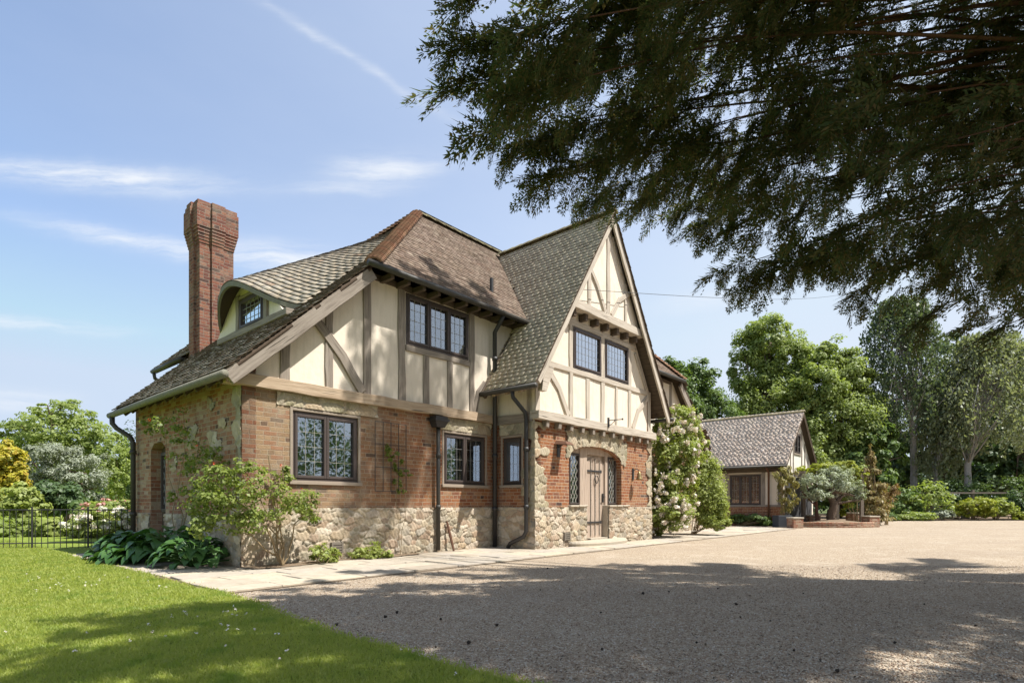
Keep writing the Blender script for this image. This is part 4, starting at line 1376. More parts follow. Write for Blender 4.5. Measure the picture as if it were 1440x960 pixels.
# --- front door and sidelights, set back in the arch
DY = Ty(-1.02)
m = MB()
m.tbox(DY, 7.02, 7.20, 0.9, 2.44, -0.06, 0.0)
m.tbox(DY, 7.66, 7.97, 0.15, 2.44, -0.06, 0.03)
m.tbox(DY, 8.80, 8.92, 0.15, 2.44, -0.06, 0.03)
m.tbox(DY, 9.36, 9.60, 0.9, 2.44, -0.06, 0.0)
m.tbox(DY, 7.20, 7.66, 2.24, 2.44, -0.06, 0.01)
m.tbox(DY, 8.92, 9.36, 2.24, 2.44, -0.06, 0.01)
m.tbox(DY, 7.97, 8.80, 2.24, 2.44, -0.06, 0.02)
m.tbox(DY, 7.02, 7.66, 0.86, 0.985, -0.06, 0.02)
m.tbox(DY, 8.92, 9.60, 0.86, 0.985, -0.06, 0.02)
m.build('door_frame', M['door_oak'], house, bevel=0.008)
window(house, DY, 7.205, 7.655, 0.99, 2.235, 1, -0.01, 3, 1, style='diamond', fr=0.03, sur=0, sill=False, lead='lead_pale', leadw=0.008, label='diamond-leaded sidelight left of the door')
window(house, DY, 8.925, 9.355, 0.99, 2.235, 1, -0.01, 3, 1, style='diamond', fr=0.03, sur=0, sill=False, lead='lead_pale', leadw=0.008, label='diamond-leaded sidelight right of the door')
m = MB()
D0, D1 = 7.98, 8.79
edges = np.linspace(D0, D1, 5)
for i in range(4):
    zs = [2.06 + 0.13 * math.sin(math.pi * (e - D0) / (D1 - D0)) for e in (edges[i], edges[i + 1])]
    m.poly2(DY, [(edges[i] + 0.004, 0.17), (edges[i + 1] - 0.004, 0.17), (edges[i + 1] - 0.004, zs[1]), (edges[i] + 0.004, zs[0])], -0.045, -0.012)
m.tbox(DY, D0, D1, 0.17, 2.235, -0.06, -0.047)
door = m.build('door', M['door_oak'], house, bevel=0.004)
m = MB()
for i in range(1, 4):
    m.tbox(DY, edges[i] - 0.018, edges[i] + 0.018, 0.22, 2.09 + (0.07 if i == 2 else 0.04), -0.012, 0.008)
m.build('cover_strip', M['oak'], door, bevel=0.003)
for z in (0.55, 1.84):
    m = MB()
    m.tbox(DY, 7.93, 8.60, z - 0.022, z + 0.022, 0.0085, 0.016)
    m.tbox(DY, 8.60, 8.66, z - 0.04, z + 0.04, 0.0085, 0.016)
    m.build('strap_hinge', M['iron'], door)
m = MB()
m.tbox(DY, 8.70, 8.75, 1.05, 1.28, -0.012, 0.02)
m.tube([(8.725, -1.04, 1.2), (8.725, -1.10, 1.2), (8.64, -1.10, 1.2)], 0.012, 6)
m.build('latch', M['iron'], door)
m = MB()
m.tube([(8.40 + 0.07 * math.sin(t) * (1 if abs(t) < 2.2 else 0.8), -1.05, 1.62 - 0.10 * math.cos(t) + 0.02) for t in np.linspace(-2.7, 2.7, 15)], 0.012, 6)
m.build('knocker', M['iron'], door)
m = MB()
m.tbox(DY, 7.97, 8.80, 0.02, 0.165, -0.06, 0.14)
m.build('threshold', M['slab'], house)
m = MB()
pts = [(8.15 + 1.18 * math.cos(t), -1.19 - 0.48 * math.sin(t) ** 0.8) for t in np.linspace(0.0, math.pi, 22)]
n_ = len(pts)
m.add([(p[0], p[1], 0.0) for p in pts] + [(p[0] + (p[0] - 8.15) * 0.015, p[1] - 0.01, 0.085) for p in pts] + [(p[0], p[1] + 0.01, 0.13) for p in pts],
      [(i, i + 1, n_ + i + 1, n_ + i) for i in range(n_ - 1)] + [(n_ + i, n_ + i + 1, 2 * n_ + i + 1, 2 * n_ + i) for i in range(n_ - 1)] + [tuple(range(2 * n_, 3 * n_))])
m.build('doorstep', M['slab'], house)
# side door in the left wall
m = MB()
LDX = Tx(0.20)
for i in range(4):
    m.tbox(LDX, 3.36 + i * 0.208, 3.36 + (i + 1) * 0.208 - 0.006, 0.02, 2.2, -0.05, 0.0)
sd_ = m.build('side_door', M['oak_dark'], house)
window(house, LDX, 3.5, 4.05, 0.85, 2.05, 1, 0.03, 3, 1, style='diamond', fr=0.04, sur=0, sill=False, name='side_door_light')

# --- gutters, pipes, rafters, vents
def pipe(name, pts, r, mat='gutter', collars=(), n=10, parent=house):
    m = MB()
    m.tube(pts, r, n)
    for (x, y_, z) in collars:
        m.tube([(x, y_, z - 0.04), (x, y_, z + 0.04)], r * 1.28, n)
    return m.build(name, M[mat], parent, smooth=True)


pipe('gutter', [(-0.40, -0.36, 2.90), (-0.40, 2.5, 2.90), (-0.40, 5.45, 2.88)], 0.062, 'gutter_moss')
pipe('gutter', [(2.02, -0.42, 5.28), (4.0, -0.42, 5.275), (6.55, -0.42, 5.26)], 0.06)
pipe('gutter', [(10.2, -0.42, 5.28), (15.0, -0.42, 5.28)], 0.06)
pipe('gutter', [(5.24, -1.62, 3.45), (5.24, -0.4, 3.455), (5.24, 0.0, 3.46)], 0.055)
pipe('gutter', [(11.56, -1.62, 3.45), (11.56, 0.0, 3.46)], 0.055)
pipe('downpipe', [(3.93, -0.10, 2.62), (3.93, -0.10, 0.06)], 0.042, collars=[(3.93, -0.10, 2.0), (3.93, -0.10, 0.95)])
hp = MB()
hp.hexa([(3.82, -0.18, 2.58), (4.04, -0.18, 2.58), (4.04, -0.02, 2.58), (3.82, -0.02, 2.58), (3.76, -0.22, 2.70), (4.10, -0.22, 2.70), (4.10, -0.02, 2.70), (3.76, -0.02, 2.70)])
hp.box(3.74, 4.12, -0.24, -0.02, 2.70, 2.75)
hp.box(3.77, 4.09, -0.215, -0.02, 2.75, 2.80)
hp.build('hopper', M['iron'], house)
pipe('downpipe', [(5.60, -0.40, 5.24), (5.60, -0.3, 5.10), (5.60, -0.13, 4.9), (5.60, -0.13, 0.05)], 0.05, 'iron', collars=[(5.60, -0.13, 4.3), (5.60, -0.13, 2.1), (5.60, -0.13, 0.9)])
pipe('downpipe', [(5.26, -0.95, 3.42), (5.28, -0.96, 3.28), (5.60, -1.02, 3.0), (5.62, -1.04, 2.85), (5.62, -1.04, 0.42), (5.60, -0.98, 0.30), (5.57, -0.62, 0.14), (5.57, -0.55, 0.04)], 0.045, 'iron', collars=[(5.62, -1.04, 2.2), (5.62, -1.04, 0.95)])
pipe('downpipe', [(-0.40, 5.28, 2.86), (-0.40, 5.26, 2.70), (-0.34, 5.20, 2.60), (-0.14, 5.02, 2.42), (-0.10, 4.98, 2.30), (-0.10, 4.98, 0.05)], 0.05, 'gutter', collars=[(-0.10, 4.98, 2.1), (-0.10, 4.98, 0.8)])
pipe('gutter', [(1.16, 5.98, 4.48), (1.16, 8.02, 4.48)], 0.055)
pipe('downpipe', [(1.16, 7.9, 4.44), (1.18, 7.9, 4.30), (1.55, 7.85, 4.0), (1.55, 7.85, 0.1)], 0.045)
for i in range(11):
    y_ = 0.12 + i * 0.47
    m = MB()
    m.ribbon(Ty(y_ - 0.04), [(-0.33, 2.86), (0.02, 2.86 + 0.35 * SL)], 0.11, 0, 0.075, 0.004)
    m.build('rafter_tail', M['oak_dark'], house)
for i in range(11):
    x = 2.55 + i * 0.38
    m = MB()
    m.ribbon(lambda a, z, o, x=x: (x + o, a, z), [(-0.36, 5.22), (0.0, 5.22 + 0.0 * SF)], 0.10, 0, 0.08, 0.004)
    m.build('rafter_tail', M['oak_dark'], house)
for y_ in (-1.0, -0.62, -0.25):
    m = MB()
    m.ribbon(Ty(y_ - 0.04), [(5.33, 3.43), (5.76, 3.62)], 0.10, 0, 0.08, 0.004)
    m.build('rafter_tail', M['oak_tan'], house)
m = MB()
m.tube([(5.92, 0.27, 5.95), (5.92, 0.27, 6.33)], 0.045, 8)
m.build('vent_pipe', M['iron'], house)
m = MB()
m.tube([(6.45, -0.14, 5.45), (6.9, 0.15, 5.98), (7.6, 0.95, 6.96), (8.36, 2.2, 8.2)], 0.03, 5)
for (T, x, z) in ((F0, 1.62, 0.24), (P0, 6.87, 0.26)):
    m = MB()
    for i in range(4):
        m.tbox(T, x - 0.11, x + 0.11, z - 0.08 + i * 0.045, z - 0.05 + i * 0.045, -0.02, 0.075)
    m.tbox(T, x - 0.115, x - 0.085, z - 0.09, z + 0.1, -0.02, 0.08)
    m.tbox(T, x + 0.085, x + 0.115, z - 0.09, z + 0.1, -0.02, 0.08)
    m.tbox(T, x - 0.085, x + 0.085, z - 0.09, z + 0.1, -0.02, 0.05)
    m.build('air_brick', M['vent'], house)

# ------------------------------------------------------------------ small things on the house
def hthing(name, label, cat, X, Y, Z, group=None):
    o = empty(name, lw(X, Y, Z), HANG)
    return tag(o, label, cat, group)


t = hthing('wall_lantern', 'dark iron hooded wall lantern on the brick left of the front door', 'lantern', 6.60, -1.17, 2.2)
m = MB()
m.tbox(Ty(0), -0.05, 0.05, -0.12, 0.20, -0.01, 0.02)
m.tube([(0, -0.02, 0.10), (0, -0.14, 0.16), (0, -0.26, 0.14)], 0.013, 6)
m.build('bracket', M['iron'], t)
m = MB()
m.hexa([(-0.15, -0.36, 0.14), (0.15, -0.36, 0.14), (0.15, 0.0, 0.17), (-0.15, 0.0, 0.17), (-0.08, -0.26, 0.22), (0.08, -0.26, 0.22), (0.08, 0.0, 0.25), (-0.08, 0.0, 0.25)])
m.build('hood', M['rust'], t)
t = hthing('door_bell', 'small hanging brass bell on iron bracket right of the front door', 'bell', 10.02, -1.17, 1.75)
m = MB()
m.tbox(Ty(0), -0.04, 0.04, -0.08, 0.24, -0.01, 0.02)
m.tube([(0, -0.02, 0.18), (0, -0.12, 0.22), (0, -0.20, 0.16)], 0.012, 6)
m.build('bracket', M['iron'], t)
m = MB()
m.lathe((0, -0.20, -0.08), [(0.10, 0.0), (0.085, 0.03), (0.06, 0.10), (0.05, 0.17), (0.03, 0.20), (0.008, 0.24)], 14)
m.build('bell_body', M['brass'], t, smooth=True)
t = hthing('sign_bracket', 'black iron hanging bracket on the pale beam above the door', 'bracket', 8.50, -1.33, 3.06)
m = MB()
m.tbox(Ty(0), -0.03, 0.03, -0.12, 0.12, -0.01, 0.02)
m.tube([(0, -0.01, 0.05), (0.05, -0.38, 0.05)], 0.011, 6)
m.tube([(0, -0.02, -0.08), (0.02, -0.10, -0.04), (0.03, -0.18, 0.045)], 0.008, 6)
m.lathe((0.05, -0.38, 0.03), [(0.01, 0), (0.022, 0.015), (0.022, 0.035), (0.01, 0.05)], 8)
m.build('arm', M['iron'], t)
t = hthing('wire_trellis', 'thin black wire trellis fixed to the brick between the windows', 'trellis', 2.78, -0.03, 1.25)
m = MB()
for i in range(5):
    x = -0.36 + i * 0.18
    m.tube([(x, -0.02, 0.0), (x, -0.02, 1.30)], 0.007, 5)
for z in (0.0, 0.45, 0.88, 1.30):
    m.tube([(-0.36, -0.022, z), (0.36, -0.022, z)], 0.006, 5)
m.build('wires', M['iron'], t)
t = hthing('iron_rod', 'rusty iron rod leaning on the stone plinth beside the downpipe', 'iron rod', 4.22, -0.15, 0.03)
m = MB()
m.tube([(0.06, -0.04, 0.0), (0.02, 0.02, 0.3), (-0.03, 0.08, 0.62)], [0.022, 0.03, 0.02], 6)
m.build('rod', M['rust'], t)

# ------------------------------------------------------------------ foliage helpers
def rand_unit(n, g=RNG):
    v = g.normal(size=(n, 3))
    return v / np.linalg.norm(v, axis=1, keepdims=True)


def leaf_quads(P, Nrm, size, g=RNG, aspect=0.55, var=0.35, hang=None):
    """one folded leaf per point, facing roughly Nrm"""
    n = len(P)
    Nrm = Nrm / np.maximum(np.linalg.norm(Nrm, axis=1, keepdims=True), 1e-9)
    d = rand_unit(n, g) if hang is None else np.tile(np.array(hang, dtype=float), (n, 1)) + 0.45 * rand_unit(n, g)
    d = d - (d * Nrm).sum(1, keepdims=True) * Nrm
    d /= np.maximum(np.linalg.norm(d, axis=1, keepdims=True), 1e-9)
    s = np.cross(Nrm, d)
    L = (size * (1 + var * g.normal(size=n))).clip(size * 0.4, size * 2)[:, None]
    w = L * aspect * 0.5
    f = L * 0.10
    V = np.empty((n, 4, 3))
    V[:, 0] = P - d * L * 0.5
    V[:, 1] = P + s * w + Nrm * f
    V[:, 2] = P + d * L * 0.5 - Nrm * f
    V[:, 3] = P - s * w + Nrm * f
    return V.reshape(-1, 3), np.arange(n * 4).reshape(n, 4)


def crown_points(blobs, n, g=RNG, clumps=50, crad=0.2, shell=0.55):
    """blobs: (centre, radii); leaves gathered in clumps over their surface"""
    vol = np.array([r[0] * r[1] * r[2] for _, r in blobs]) ** 0.67
    share = vol / vol.sum()
    P, N = [], []
    for (c, r), sh in zip(blobs, share):
        c, r = np.array(c, dtype=float), np.array(r, dtype=float)
        k = max(6, int(clumps * sh))
        m = max(1, int(n * sh + 0.5))
        cd = rand_unit(k, g)
        cr = shell + (1 - shell) * g.random(k) ** 0.6
        cc = cd * cr[:, None] * g.uniform(0.85, 1.12, (k, 1))
        wgt = g.uniform(0.4, 1.6, k)
        pick = g.choice(k, m, p=wgt / wgt.sum())
        q = rand_unit(m, g) * (g.random((m, 1)) ** 0.45) * crad * g.uniform(0.7, 1.4, (k, 1))[pick]
        q[:, 2] *= 0.75
        p = cc[pick] + q
        P.append(c + p * r)
        fill = g.random(m) < (0.22 if shell < 1 else -1)
        pf = rand_unit(m, g) * (g.random((m, 1)) ** 0.5) * 0.95
        p = np.where(fill[:, None], pf, p)
        nn = p * 0.7 + q / crad * 0.8 + np.array([0.15, 0, 0.6]) + 0.7 * rand_unit(m, g)
        N.append(nn)
    return np.concatenate(P), np.concatenate(N)


def limb(m, p, q, r0, r1, bend=0.15, seg=6, n=7):
    p, q = Vector(p), Vector(q)
    L = (q - p).length
    off = Vector((random.uniform(-1, 1), random.uniform(-1, 1), random.uniform(-0.3, 0.6))) * bend * L
    pts, rs = [], []
    for i in range(seg + 1):
        t = i / seg
        pts.append(p.lerp(q, t) + off * math.sin(math.pi * t) * 0.5 + Vector((random.gauss(0, 1), random.gauss(0, 1), 0)) * r0 * 0.25 * (0 < i < seg))
        rs.append(r0 + (r1 - r0) * t)
    m.tube(pts, rs, n)
    return pts


def tree(name, label, base, blobs, n, size, leaf, trunk_r=0.3, bark='bark', cat='tree', group=None, clumps=60, crad=0.22, shell=0.5, aspect=0.6, lean=(0, 0), seed=1, trunk_top=None, limbs=9, hang=None):
    g = np.random.default_rng(seed)
    random.seed(seed)
    b = Vector(base)
    root = tag(empty(name, base), label, cat, group)
    zc = max(c[2] for c, _ in blobs)
    top = trunk_top or (b.x + lean[0], b.y + lean[1], zc)
    m = MB()
    pts = limb(m, b - Vector((0, 0, 0.1)), top, trunk_r, trunk_r * 0.3, 0.06, 8, 9)
    for i in range(limbs):
        c, r = blobs[i % len(blobs)]
        d = rand_unit(1, g)[0]
        q = (c[0] + d[0] * r[0] * 0.75, c[1] + d[1] * r[1] * 0.75, c[2] + d[2] * r[2] * 0.6)
        s = pts[random.randint(3, len(pts) - 2)]
        limb(m, s, q, trunk_r * 0.35, 0.03, 0.15, 5, 5)
    m.build('trunk', M[bark], root, smooth=True, off=base)
    P, N = crown_points(blobs, n, g, clumps, crad, shell)
    V, F = leaf_quads(P, N, size, g, aspect, hang=hang)
    np_mesh('crown', V, F, M[leaf], root, off=base)
    return root


def plant(name, label, base, blobs, n, size, leaf, cat='shrub', group=None, flowers=None, stems=(), clumps=40, crad=0.3, shell=0.4, aspect=0.6, seed=1, stem_r=0.012, hang=None, stem_mat='stem', flower_name='blossom'):
    g = np.random.default_rng(seed)
    random.seed(seed)
    root = tag(empty(name, base), label, cat, group)
    P, N = crown_points(blobs, n, g, clumps, crad, shell)
    P[:, 2] = np.maximum(P[:, 2], base[2] + 0.02)
    V, F = leaf_quads(P, N, size, g, aspect, hang=hang)
    np_mesh('foliage', V, F, M[leaf], root, off=base)
    m = MB()
    if stems:
        for s in stems:
            k = len(s)
            m.tube(s, [stem_r * (1 - 0.6 * i / max(1, k - 1)) for i in range(k)], 6)
    else:
        for (c, r) in blobs:
            for _ in range(4):
                d = rand_unit(1, g)[0]
                limb(m, (base[0] + random.uniform(-0.1, 0.1), base[1] + random.uniform(-0.1, 0.1), base[2]), (c[0] + d[0] * r[0] * 0.6, c[1] + d[1] * r[1] * 0.6, max(base[2] + 0.1, c[2] + abs(d[2]) * r[2] * 0.6)), max(stem_r, size * 0.12), 0.006, 0.1, 4, 5)
    m.build('stem', M[stem_mat], root, off=base)
    if flowers:
        nf, fs, fm, petals = flowers
        Pc, Nc = crown_points(blobs, nf, g, max(10, nf // 4), crad * 0.5, 1.04)
        Pc[:, 2] = np.maximum(Pc[:, 2], base[2] + 0.1)
        toc = np.array([0.0, 0.0, 1.0]) - Pc
        PP, NN = [], []
        for _ in range(petals):
            u = rand_unit(len(Pc), g)
            PP.append(Pc + u * fs * 0.45)
            NN.append(u)
        V, F = leaf_quads(np.concatenate(PP), np.concatenate(NN), fs, g, 0.95, 0.25)
        np_mesh(flower_name, V, F, M[fm], root, off=base)
    return root


def bl(px, py, d, rx, rz, ry=None):
    """blob centred on a photo pixel at depth d, radii given in photo pixels (width, height) there"""
    k = d / 800
    return (at(px, py, d), (rx * k, (ry * k if ry else rx * k * 0.9), rz * k))


# ------------------------------------------------------------------ far cottage
cot = empty('far_cottage', (HX, HY, 0), HANG)
tag(cot, 'low tile-roofed cottage with white timbered gable at the far end of the drive', 'cottage')
C0, CG = Tx(23.6), Ty(-1.2)
wall('wall', C0, rect(-1.2, 9.0, 0.9, 2.95), [rect(-0.24, 1.2, 0.98, 2.40)], M['plaster'], cot)
wall('brick_base', Tx(23.57), rect(-1.22, 9.0, 0, 0.9), [], M['brick_porch'], cot)
window(cot, C0, -0.24, 1.2, 0.98, 2.40, 3, -0.04, 3, 4, leadw=0.006)
for y_ in (-1.12, -0.36, 1.34, 2.3, 3.5):
    timber(cot, 'timber_post', C0, [(y_, 0.92), (y_, 2.6)], 0.15, 0.03, 'oak')
timber(cot, 'wall_beam', C0, [(-1.3, 2.58), (9.0, 2.58)], 0.17, 0.07, 'oak_dark')
timber(cot, 'wall_beam', C0, [(-1.2, 0.93), (9.0, 0.93)], 0.10, 0.05, 'oak')
wall('gable_wall', CG, [(23.6, 2.3), (28.6, 2.3), (28.6, 2.75), (26.0, 5.3), (23.6, 2.85)], [rect(25.35, 26.45, 3.45, 4.42)], M['plaster_white'], cot)
wall('boarded_wall', CG, rect(23.6, 28.6, 0, 2.3), [], M['boards'], cot)
window(cot, CG, 25.35, 26.45, 3.45, 4.42, 2, -0.02, 2, 3, sur=0.05)
for x in (24.2, 24.75, 25.2, 26.65, 27.2, 27.8):
    timber(cot, 'timber_post', CG, [(x, 2.4), (x, min(5.0, 2.75 + 0.98 * (min(x - 23.6, 28.6 - x) - 0.1)))], 0.10, 0.03, 'oak')
timber(cot, 'timber_post', CG, [(25.95, 4.5), (25.95, 5.15)], 0.10, 0.03, 'oak')
KC = 2.65 / 2.8
CC = 1 / math.sqrt(1 + KC * KC)


def cot_p(u, v):
    X = 23.15 + v * CC
    return (X, u, 2.80 + KC * v * CC)


tiles('roof', cot_p, -1.5, 9.2, 0, 3.95, lambda u, v: v * CC < 2.85, 'tile_cottage', cot, seed=31, ulo=-1.5, width=0.19, gauge=0.12, lift=0.009,
      decks=[([[(23.17, -1.48, 2.79), (26.0, -1.48, 5.46)], [(23.17, 9.2, 2.79), (26.0, 9.2, 5.46)]], 0.10), ([[(28.85, -1.48, 2.79), (26.0, -1.48, 5.46)], [(28.85, 9.2, 2.79), (26.0, 9.2, 5.46)]], 0.10)])
cap_tiles('ridge_tiles', (26.0, -1.5, 5.47), (26.0, 9.2, 5.47), 'tile_ridge', cot, 0.13, 0.3, 0.09, 0.015)
for (x0, x1) in ((23.15, 26.0), (28.85, 26.0)):
    timber(cot, 'bargeboard', Ty(-1.44), [(x0, 2.68), (x1, 5.36)], 0.16, 0.03, 'oak_dark', -0.01)
pipe('gutter', [(23.08, -1.5, 2.72), (23.08, 9.2, 2.72)], 0.06, parent=cot)
pipe('downpipe', [(23.10, -0.62, 2.7), (23.48, -0.62, 2.45), (23.48, -0.62, 0.05)], 0.045, 'rust', parent=cot)
wall('rear_wall', Tx(28.6), rect(-1.2, 9.0, 0, 2.8), [], M['plaster'], cot)
fl = MB()
fl.box(23.9, 28.3, -1.0, 8.8, 0.02, 0.06)
fl.box(25.4, 25.5, -1.0, 8.8, 0.06, 2.6)
fl.build('inner_wall', M['dark'], cot)

# ------------------------------------------------------------------ plants by the house
rng_r = random.Random(5)


def climber_pts(base, ends, jit=0.06, seg=7):
    out = []
    for e in ends:
        p, q = Vector(base), Vector(e)
        pts = []
        for i in range(seg + 1):
            t = i / seg
            pts.append(p.lerp(q, t) + Vector((rng_r.gauss(0, jit), rng_r.gauss(0, jit), rng_r.gauss(0, jit))) * math.sin(math.pi * t))
        out.append(pts)
    return out


rb = lw(0.50, -0.30, 0.04)
plant('climbing_rose', 'bushy climbing rose with coral flowers sprawling over the house corner', rb,
      [(lw(0.30, -0.55, 1.05), (0.55, 0.40, 0.30)), (lw(-0.35, -0.45, 1.25), (0.62, 0.40, 0.36)), (lw(-0.20, -0.42, 0.80), (0.50, 0.35, 0.25)), (lw(0.75, -0.40, 0.98), (0.36, 0.28, 0.20)), (lw(-0.55, -0.15, 0.95), (0.40, 0.40, 0.45)), (lw(0.55, -0.25, 1.45), (0.22, 0.18, 0.22)), (lw(0.98, -0.35, 0.78), (0.20, 0.18, 0.12)), (lw(-0.1, -0.5, 1.5), (0.30, 0.25, 0.14))],
      5600, 0.054, 'leaf_rose', 'rose', clumps=150, crad=0.32, shell=0.25,
      stems=climber_pts(rb, [lw(0.3, -0.5, 1.1), lw(-0.4, -0.4, 1.5), lw(0.9, -0.35, 1.0), lw(0.05, -0.5, 1.35), lw(0.6, -0.2, 1.75), lw(-0.6, -0.3, 1.2), lw(0.2, -0.45, 1.75)]), flowers=(5, 0.032, 'petal_red', 5), seed=41, stem_r=0.016)
vb_ = lw(-0.12, 2.3, 0.05)
plant('wall_climber', 'thin leggy climber straggling up the shaded side wall to the eaves', vb_,
      [(lw(-0.14, 1.2, 1.75), (0.45, 0.75, 0.5)), (lw(-0.16, 2.0, 2.35), (0.3, 0.9, 0.32)), (lw(-0.12, 0.55, 1.7), (0.25, 0.4, 0.35)), (lw(-0.16, 3.3, 2.45), (0.2, 0.8, 0.22)), (lw(-0.14, 1.7, 1.2), (0.3, 0.6, 0.4))],
      1500, 0.06, 'leaf_rose', 'climber', clumps=90, crad=0.22, shell=0.3,
      stems=climber_pts(vb_, [lw(-0.08, 1.3, 2.3), lw(-0.08, 3.2, 2.6), lw(-0.08, 0.7, 1.9), lw(-0.08, 2.2, 2.7)], 0.05), flowers=(3, 0.035, 'petal_red', 5), seed=42, stem_r=0.010)
tb = lw(2.95, -0.12, 0.04)
plant('trellis_climber', 'sparse green climber on the wire trellis', tb, [(lw(2.72, -0.10, 1.98), (0.16, 0.08, 0.14)), (lw(2.9, -0.10, 1.78), (0.12, 0.07, 0.2)), (lw(3.1, -0.1, 1.62), (0.2, 0.08, 0.08)), (lw(2.9, -0.10, 1.38), (0.1, 0.06, 0.14)), (lw(3.0, -0.1, 1.25), (0.08, 0.05, 0.06))],
      520, 0.055, 'leaf_rose', 'climber', stems=climber_pts(tb, [lw(2.75, -0.06, 2.1), lw(3.2, -0.06, 1.68)], 0.03), clumps=26, crad=0.4, seed=43, stem_r=0.006)
for (X, Y, r, h, lab, sd, n) in ((1.10, -0.42, 0.22, 0.36, 'small bright green rounded shrub at the foot of the stone plinth', 44, 900), (2.15, -0.22, 0.32, 0.30, 'low pale-tipped shrub spreading beside the air brick', 45, 1000)):
    b_ = lw(X, Y, 0.04)
    plant('small_shrub', lab, b_, [((b_[0], b_[1], h * 0.5), (r, r, h * 0.55)), ((b_[0] + r * 0.6, b_[1] + 0.1, h * 0.4), (r * 0.8, r * 0.6, h * 0.45))], n, 0.055, 'leaf_privet', 'shrub', seed=sd, clumps=36, stem_r=0.006)


def hosta(name, label, base, n, rad, h, size, seed):
    g = np.random.default_rng(seed)
    root = tag(empty(name, base), label, 'hosta')
    V, F = [], []
    ms = MB()
    for i in range(n):
        a = g.uniform(0, 2 * math.pi)
        t = g.random() ** 0.6
        r = rad * (0.15 + 0.85 * t)
        hz = h * (1.0 - 0.75 * t * t) * g.uniform(0.8, 1.15)
        d = Vector((math.cos(a), math.sin(a), 0))
        s = Vector((-d.y, d.x, 0))
        L = size * g.uniform(0.75, 1.25)
        W = L * 0.40
        tilt = 0.15 + 0.9 * t
        k0 = len(V)
        o = Vector((d.x * r * 1.15, d.y * r * 0.8, hz))
        twist = g.normal(0, 0.25)
        for u in range(6):
            f = u / 5
            wd = W * math.sin(math.pi * min(0.98, 0.12 + 0.86 * f ** 0.75)) * (1.0 if u < 5 else 0.15)
            c = o + d * (L * f) * (1 - 0.25 * f * tilt) + Vector((0, 0, 1)) * (0.18 * L * math.sin(f * 2.2) - L * 0.75 * tilt * f * f)
            for e, q in ((-1, 0.14), (-0.5, 0.03), (0, -0.05), (0.5, 0.03), (1, 0.14)):
                V.append(c + s * (wd * e) + Vector((0, 0, 1)) * (q * wd + twist * wd * e))
        for u in range(5):
            for e in range(4):
                F.append((k0 + u * 5 + e, k0 + u * 5 + e + 1, k0 + u * 5 + e + 6, k0 + u * 5 + e + 5))
        ms.tube([(d.x * 0.03, d.y * 0.03, 0), tuple(o * 0.55 + Vector((0, 0, hz * 0.25))), tuple(o)], 0.007, 4)
    VV = np.array([tuple(v) for v in V])
    VV[:, 2] = np.maximum(VV[:, 2], 0.01)
    np_mesh('foliage', VV, np.array(F), M['leaf_hosta'], root, smooth=True)
    ms.build('stem', M['leaf_hosta'], root)
    return root


hosta('hosta', 'wide hosta with big glossy leaves at the far end of the side wall bed', lw(-0.62, 2.9, 0.02), 130, 0.60, 0.44, 0.25, 51)
hosta('hosta', 'tallest hosta mound in the shade under the climbers', lw(-0.48, 1.75, 0.02), 140, 0.62, 0.52, 0.25, 52)
hosta('hosta', 'smaller darker hosta next to the stone house corner', lw(-0.42, 0.75, 0.02), 110, 0.50, 0.40, 0.20, 53)
hosta('hosta', 'low hosta spilling furthest onto the shaded path', lw(-0.95, 2.2, 0.02), 80, 0.40, 0.26, 0.21, 54)

# big white climbing rose, green column beside the porch
wb = lw(12.2, -0.6, 0.0)
D1 = 17.5
plant('white_rose', 'tall white climbing rose covering the wall right of the porch', wb,
      [bl(935, 700, 17.0, 28, 48), bl(948, 640, 17.3, 36, 50), bl(958, 598, 17.6, 26, 30), bl(938, 722, 16.8, 32, 28), bl(956, 690, 17.2, 24, 44), bl(922, 650, 16.9, 13, 62), bl(982, 630, 17.8, 16, 24), bl(940, 600, 17.4, 18, 24)],
      30000, 0.075, 'leaf_privet', 'rose', flowers=(1100, 0.085, 'petal_white', 6), seed=61, clumps=300, crad=0.28, shell=0.5,
      stems=climber_pts(wb, [at(950, 640, 17.3), at(962, 600, 17.6), at(975, 690, 17.2), at(925, 640, 16.8)], 0.12), stem_r=0.03)
pb = lw(14.6, -0.9, 0.0)
plant('green_column_shrub', 'dense rounded yellow-green clipped shrub right of the white rose', pb,
      [bl(993, 690, 18.4, 24, 46), bl(1000, 715, 18.2, 21, 28), bl(988, 662, 18.6, 19, 22), bl(1010, 735, 18.0, 15, 10)],
      22000, 0.062, 'leaf_privet', 'shrub', seed=62, clumps=240, crad=0.32, shell=0.7)

# plants and things at the far end of the drive
fb = lw(23.0, 0.6, 0.0)
plant('fern_bed', 'low lush green ferns along the cottage brick base', fb, [bl(1040, 731, 26.6, 15, 9), bl(1062, 731, 26.4, 18, 9), bl(1080, 733, 26.0, 10, 7)], 2600, 0.13, 'leaf_mid', 'ferns', seed=63, clumps=60, crad=0.35)
pl = at(1100, 741, 25.0)
t = tag(empty('planter', (pl[0], pl[1], 0)), 'square dark slate planter holding bamboo by the cottage corner', 'planter')
m = MB()
for (x0, x1, y0, y1) in ((-0.30, 0.30, -0.30, -0.26), (-0.30, 0.30, 0.26, 0.30), (-0.30, -0.26, -0.26, 0.26), (0.26, 0.30, -0.26, 0.26)):
    m.box(x0, x1, y0, y1, 0.0, 0.52)
m.build('box', M['planter'], t, bevel=0.01)
m = MB()
m.box(-0.26, 0.26, -0.26, 0.26, 0.02, 0.46)
m.build('soil', M['soil'], t)
bb = (pl[0], pl[1], 0.46)
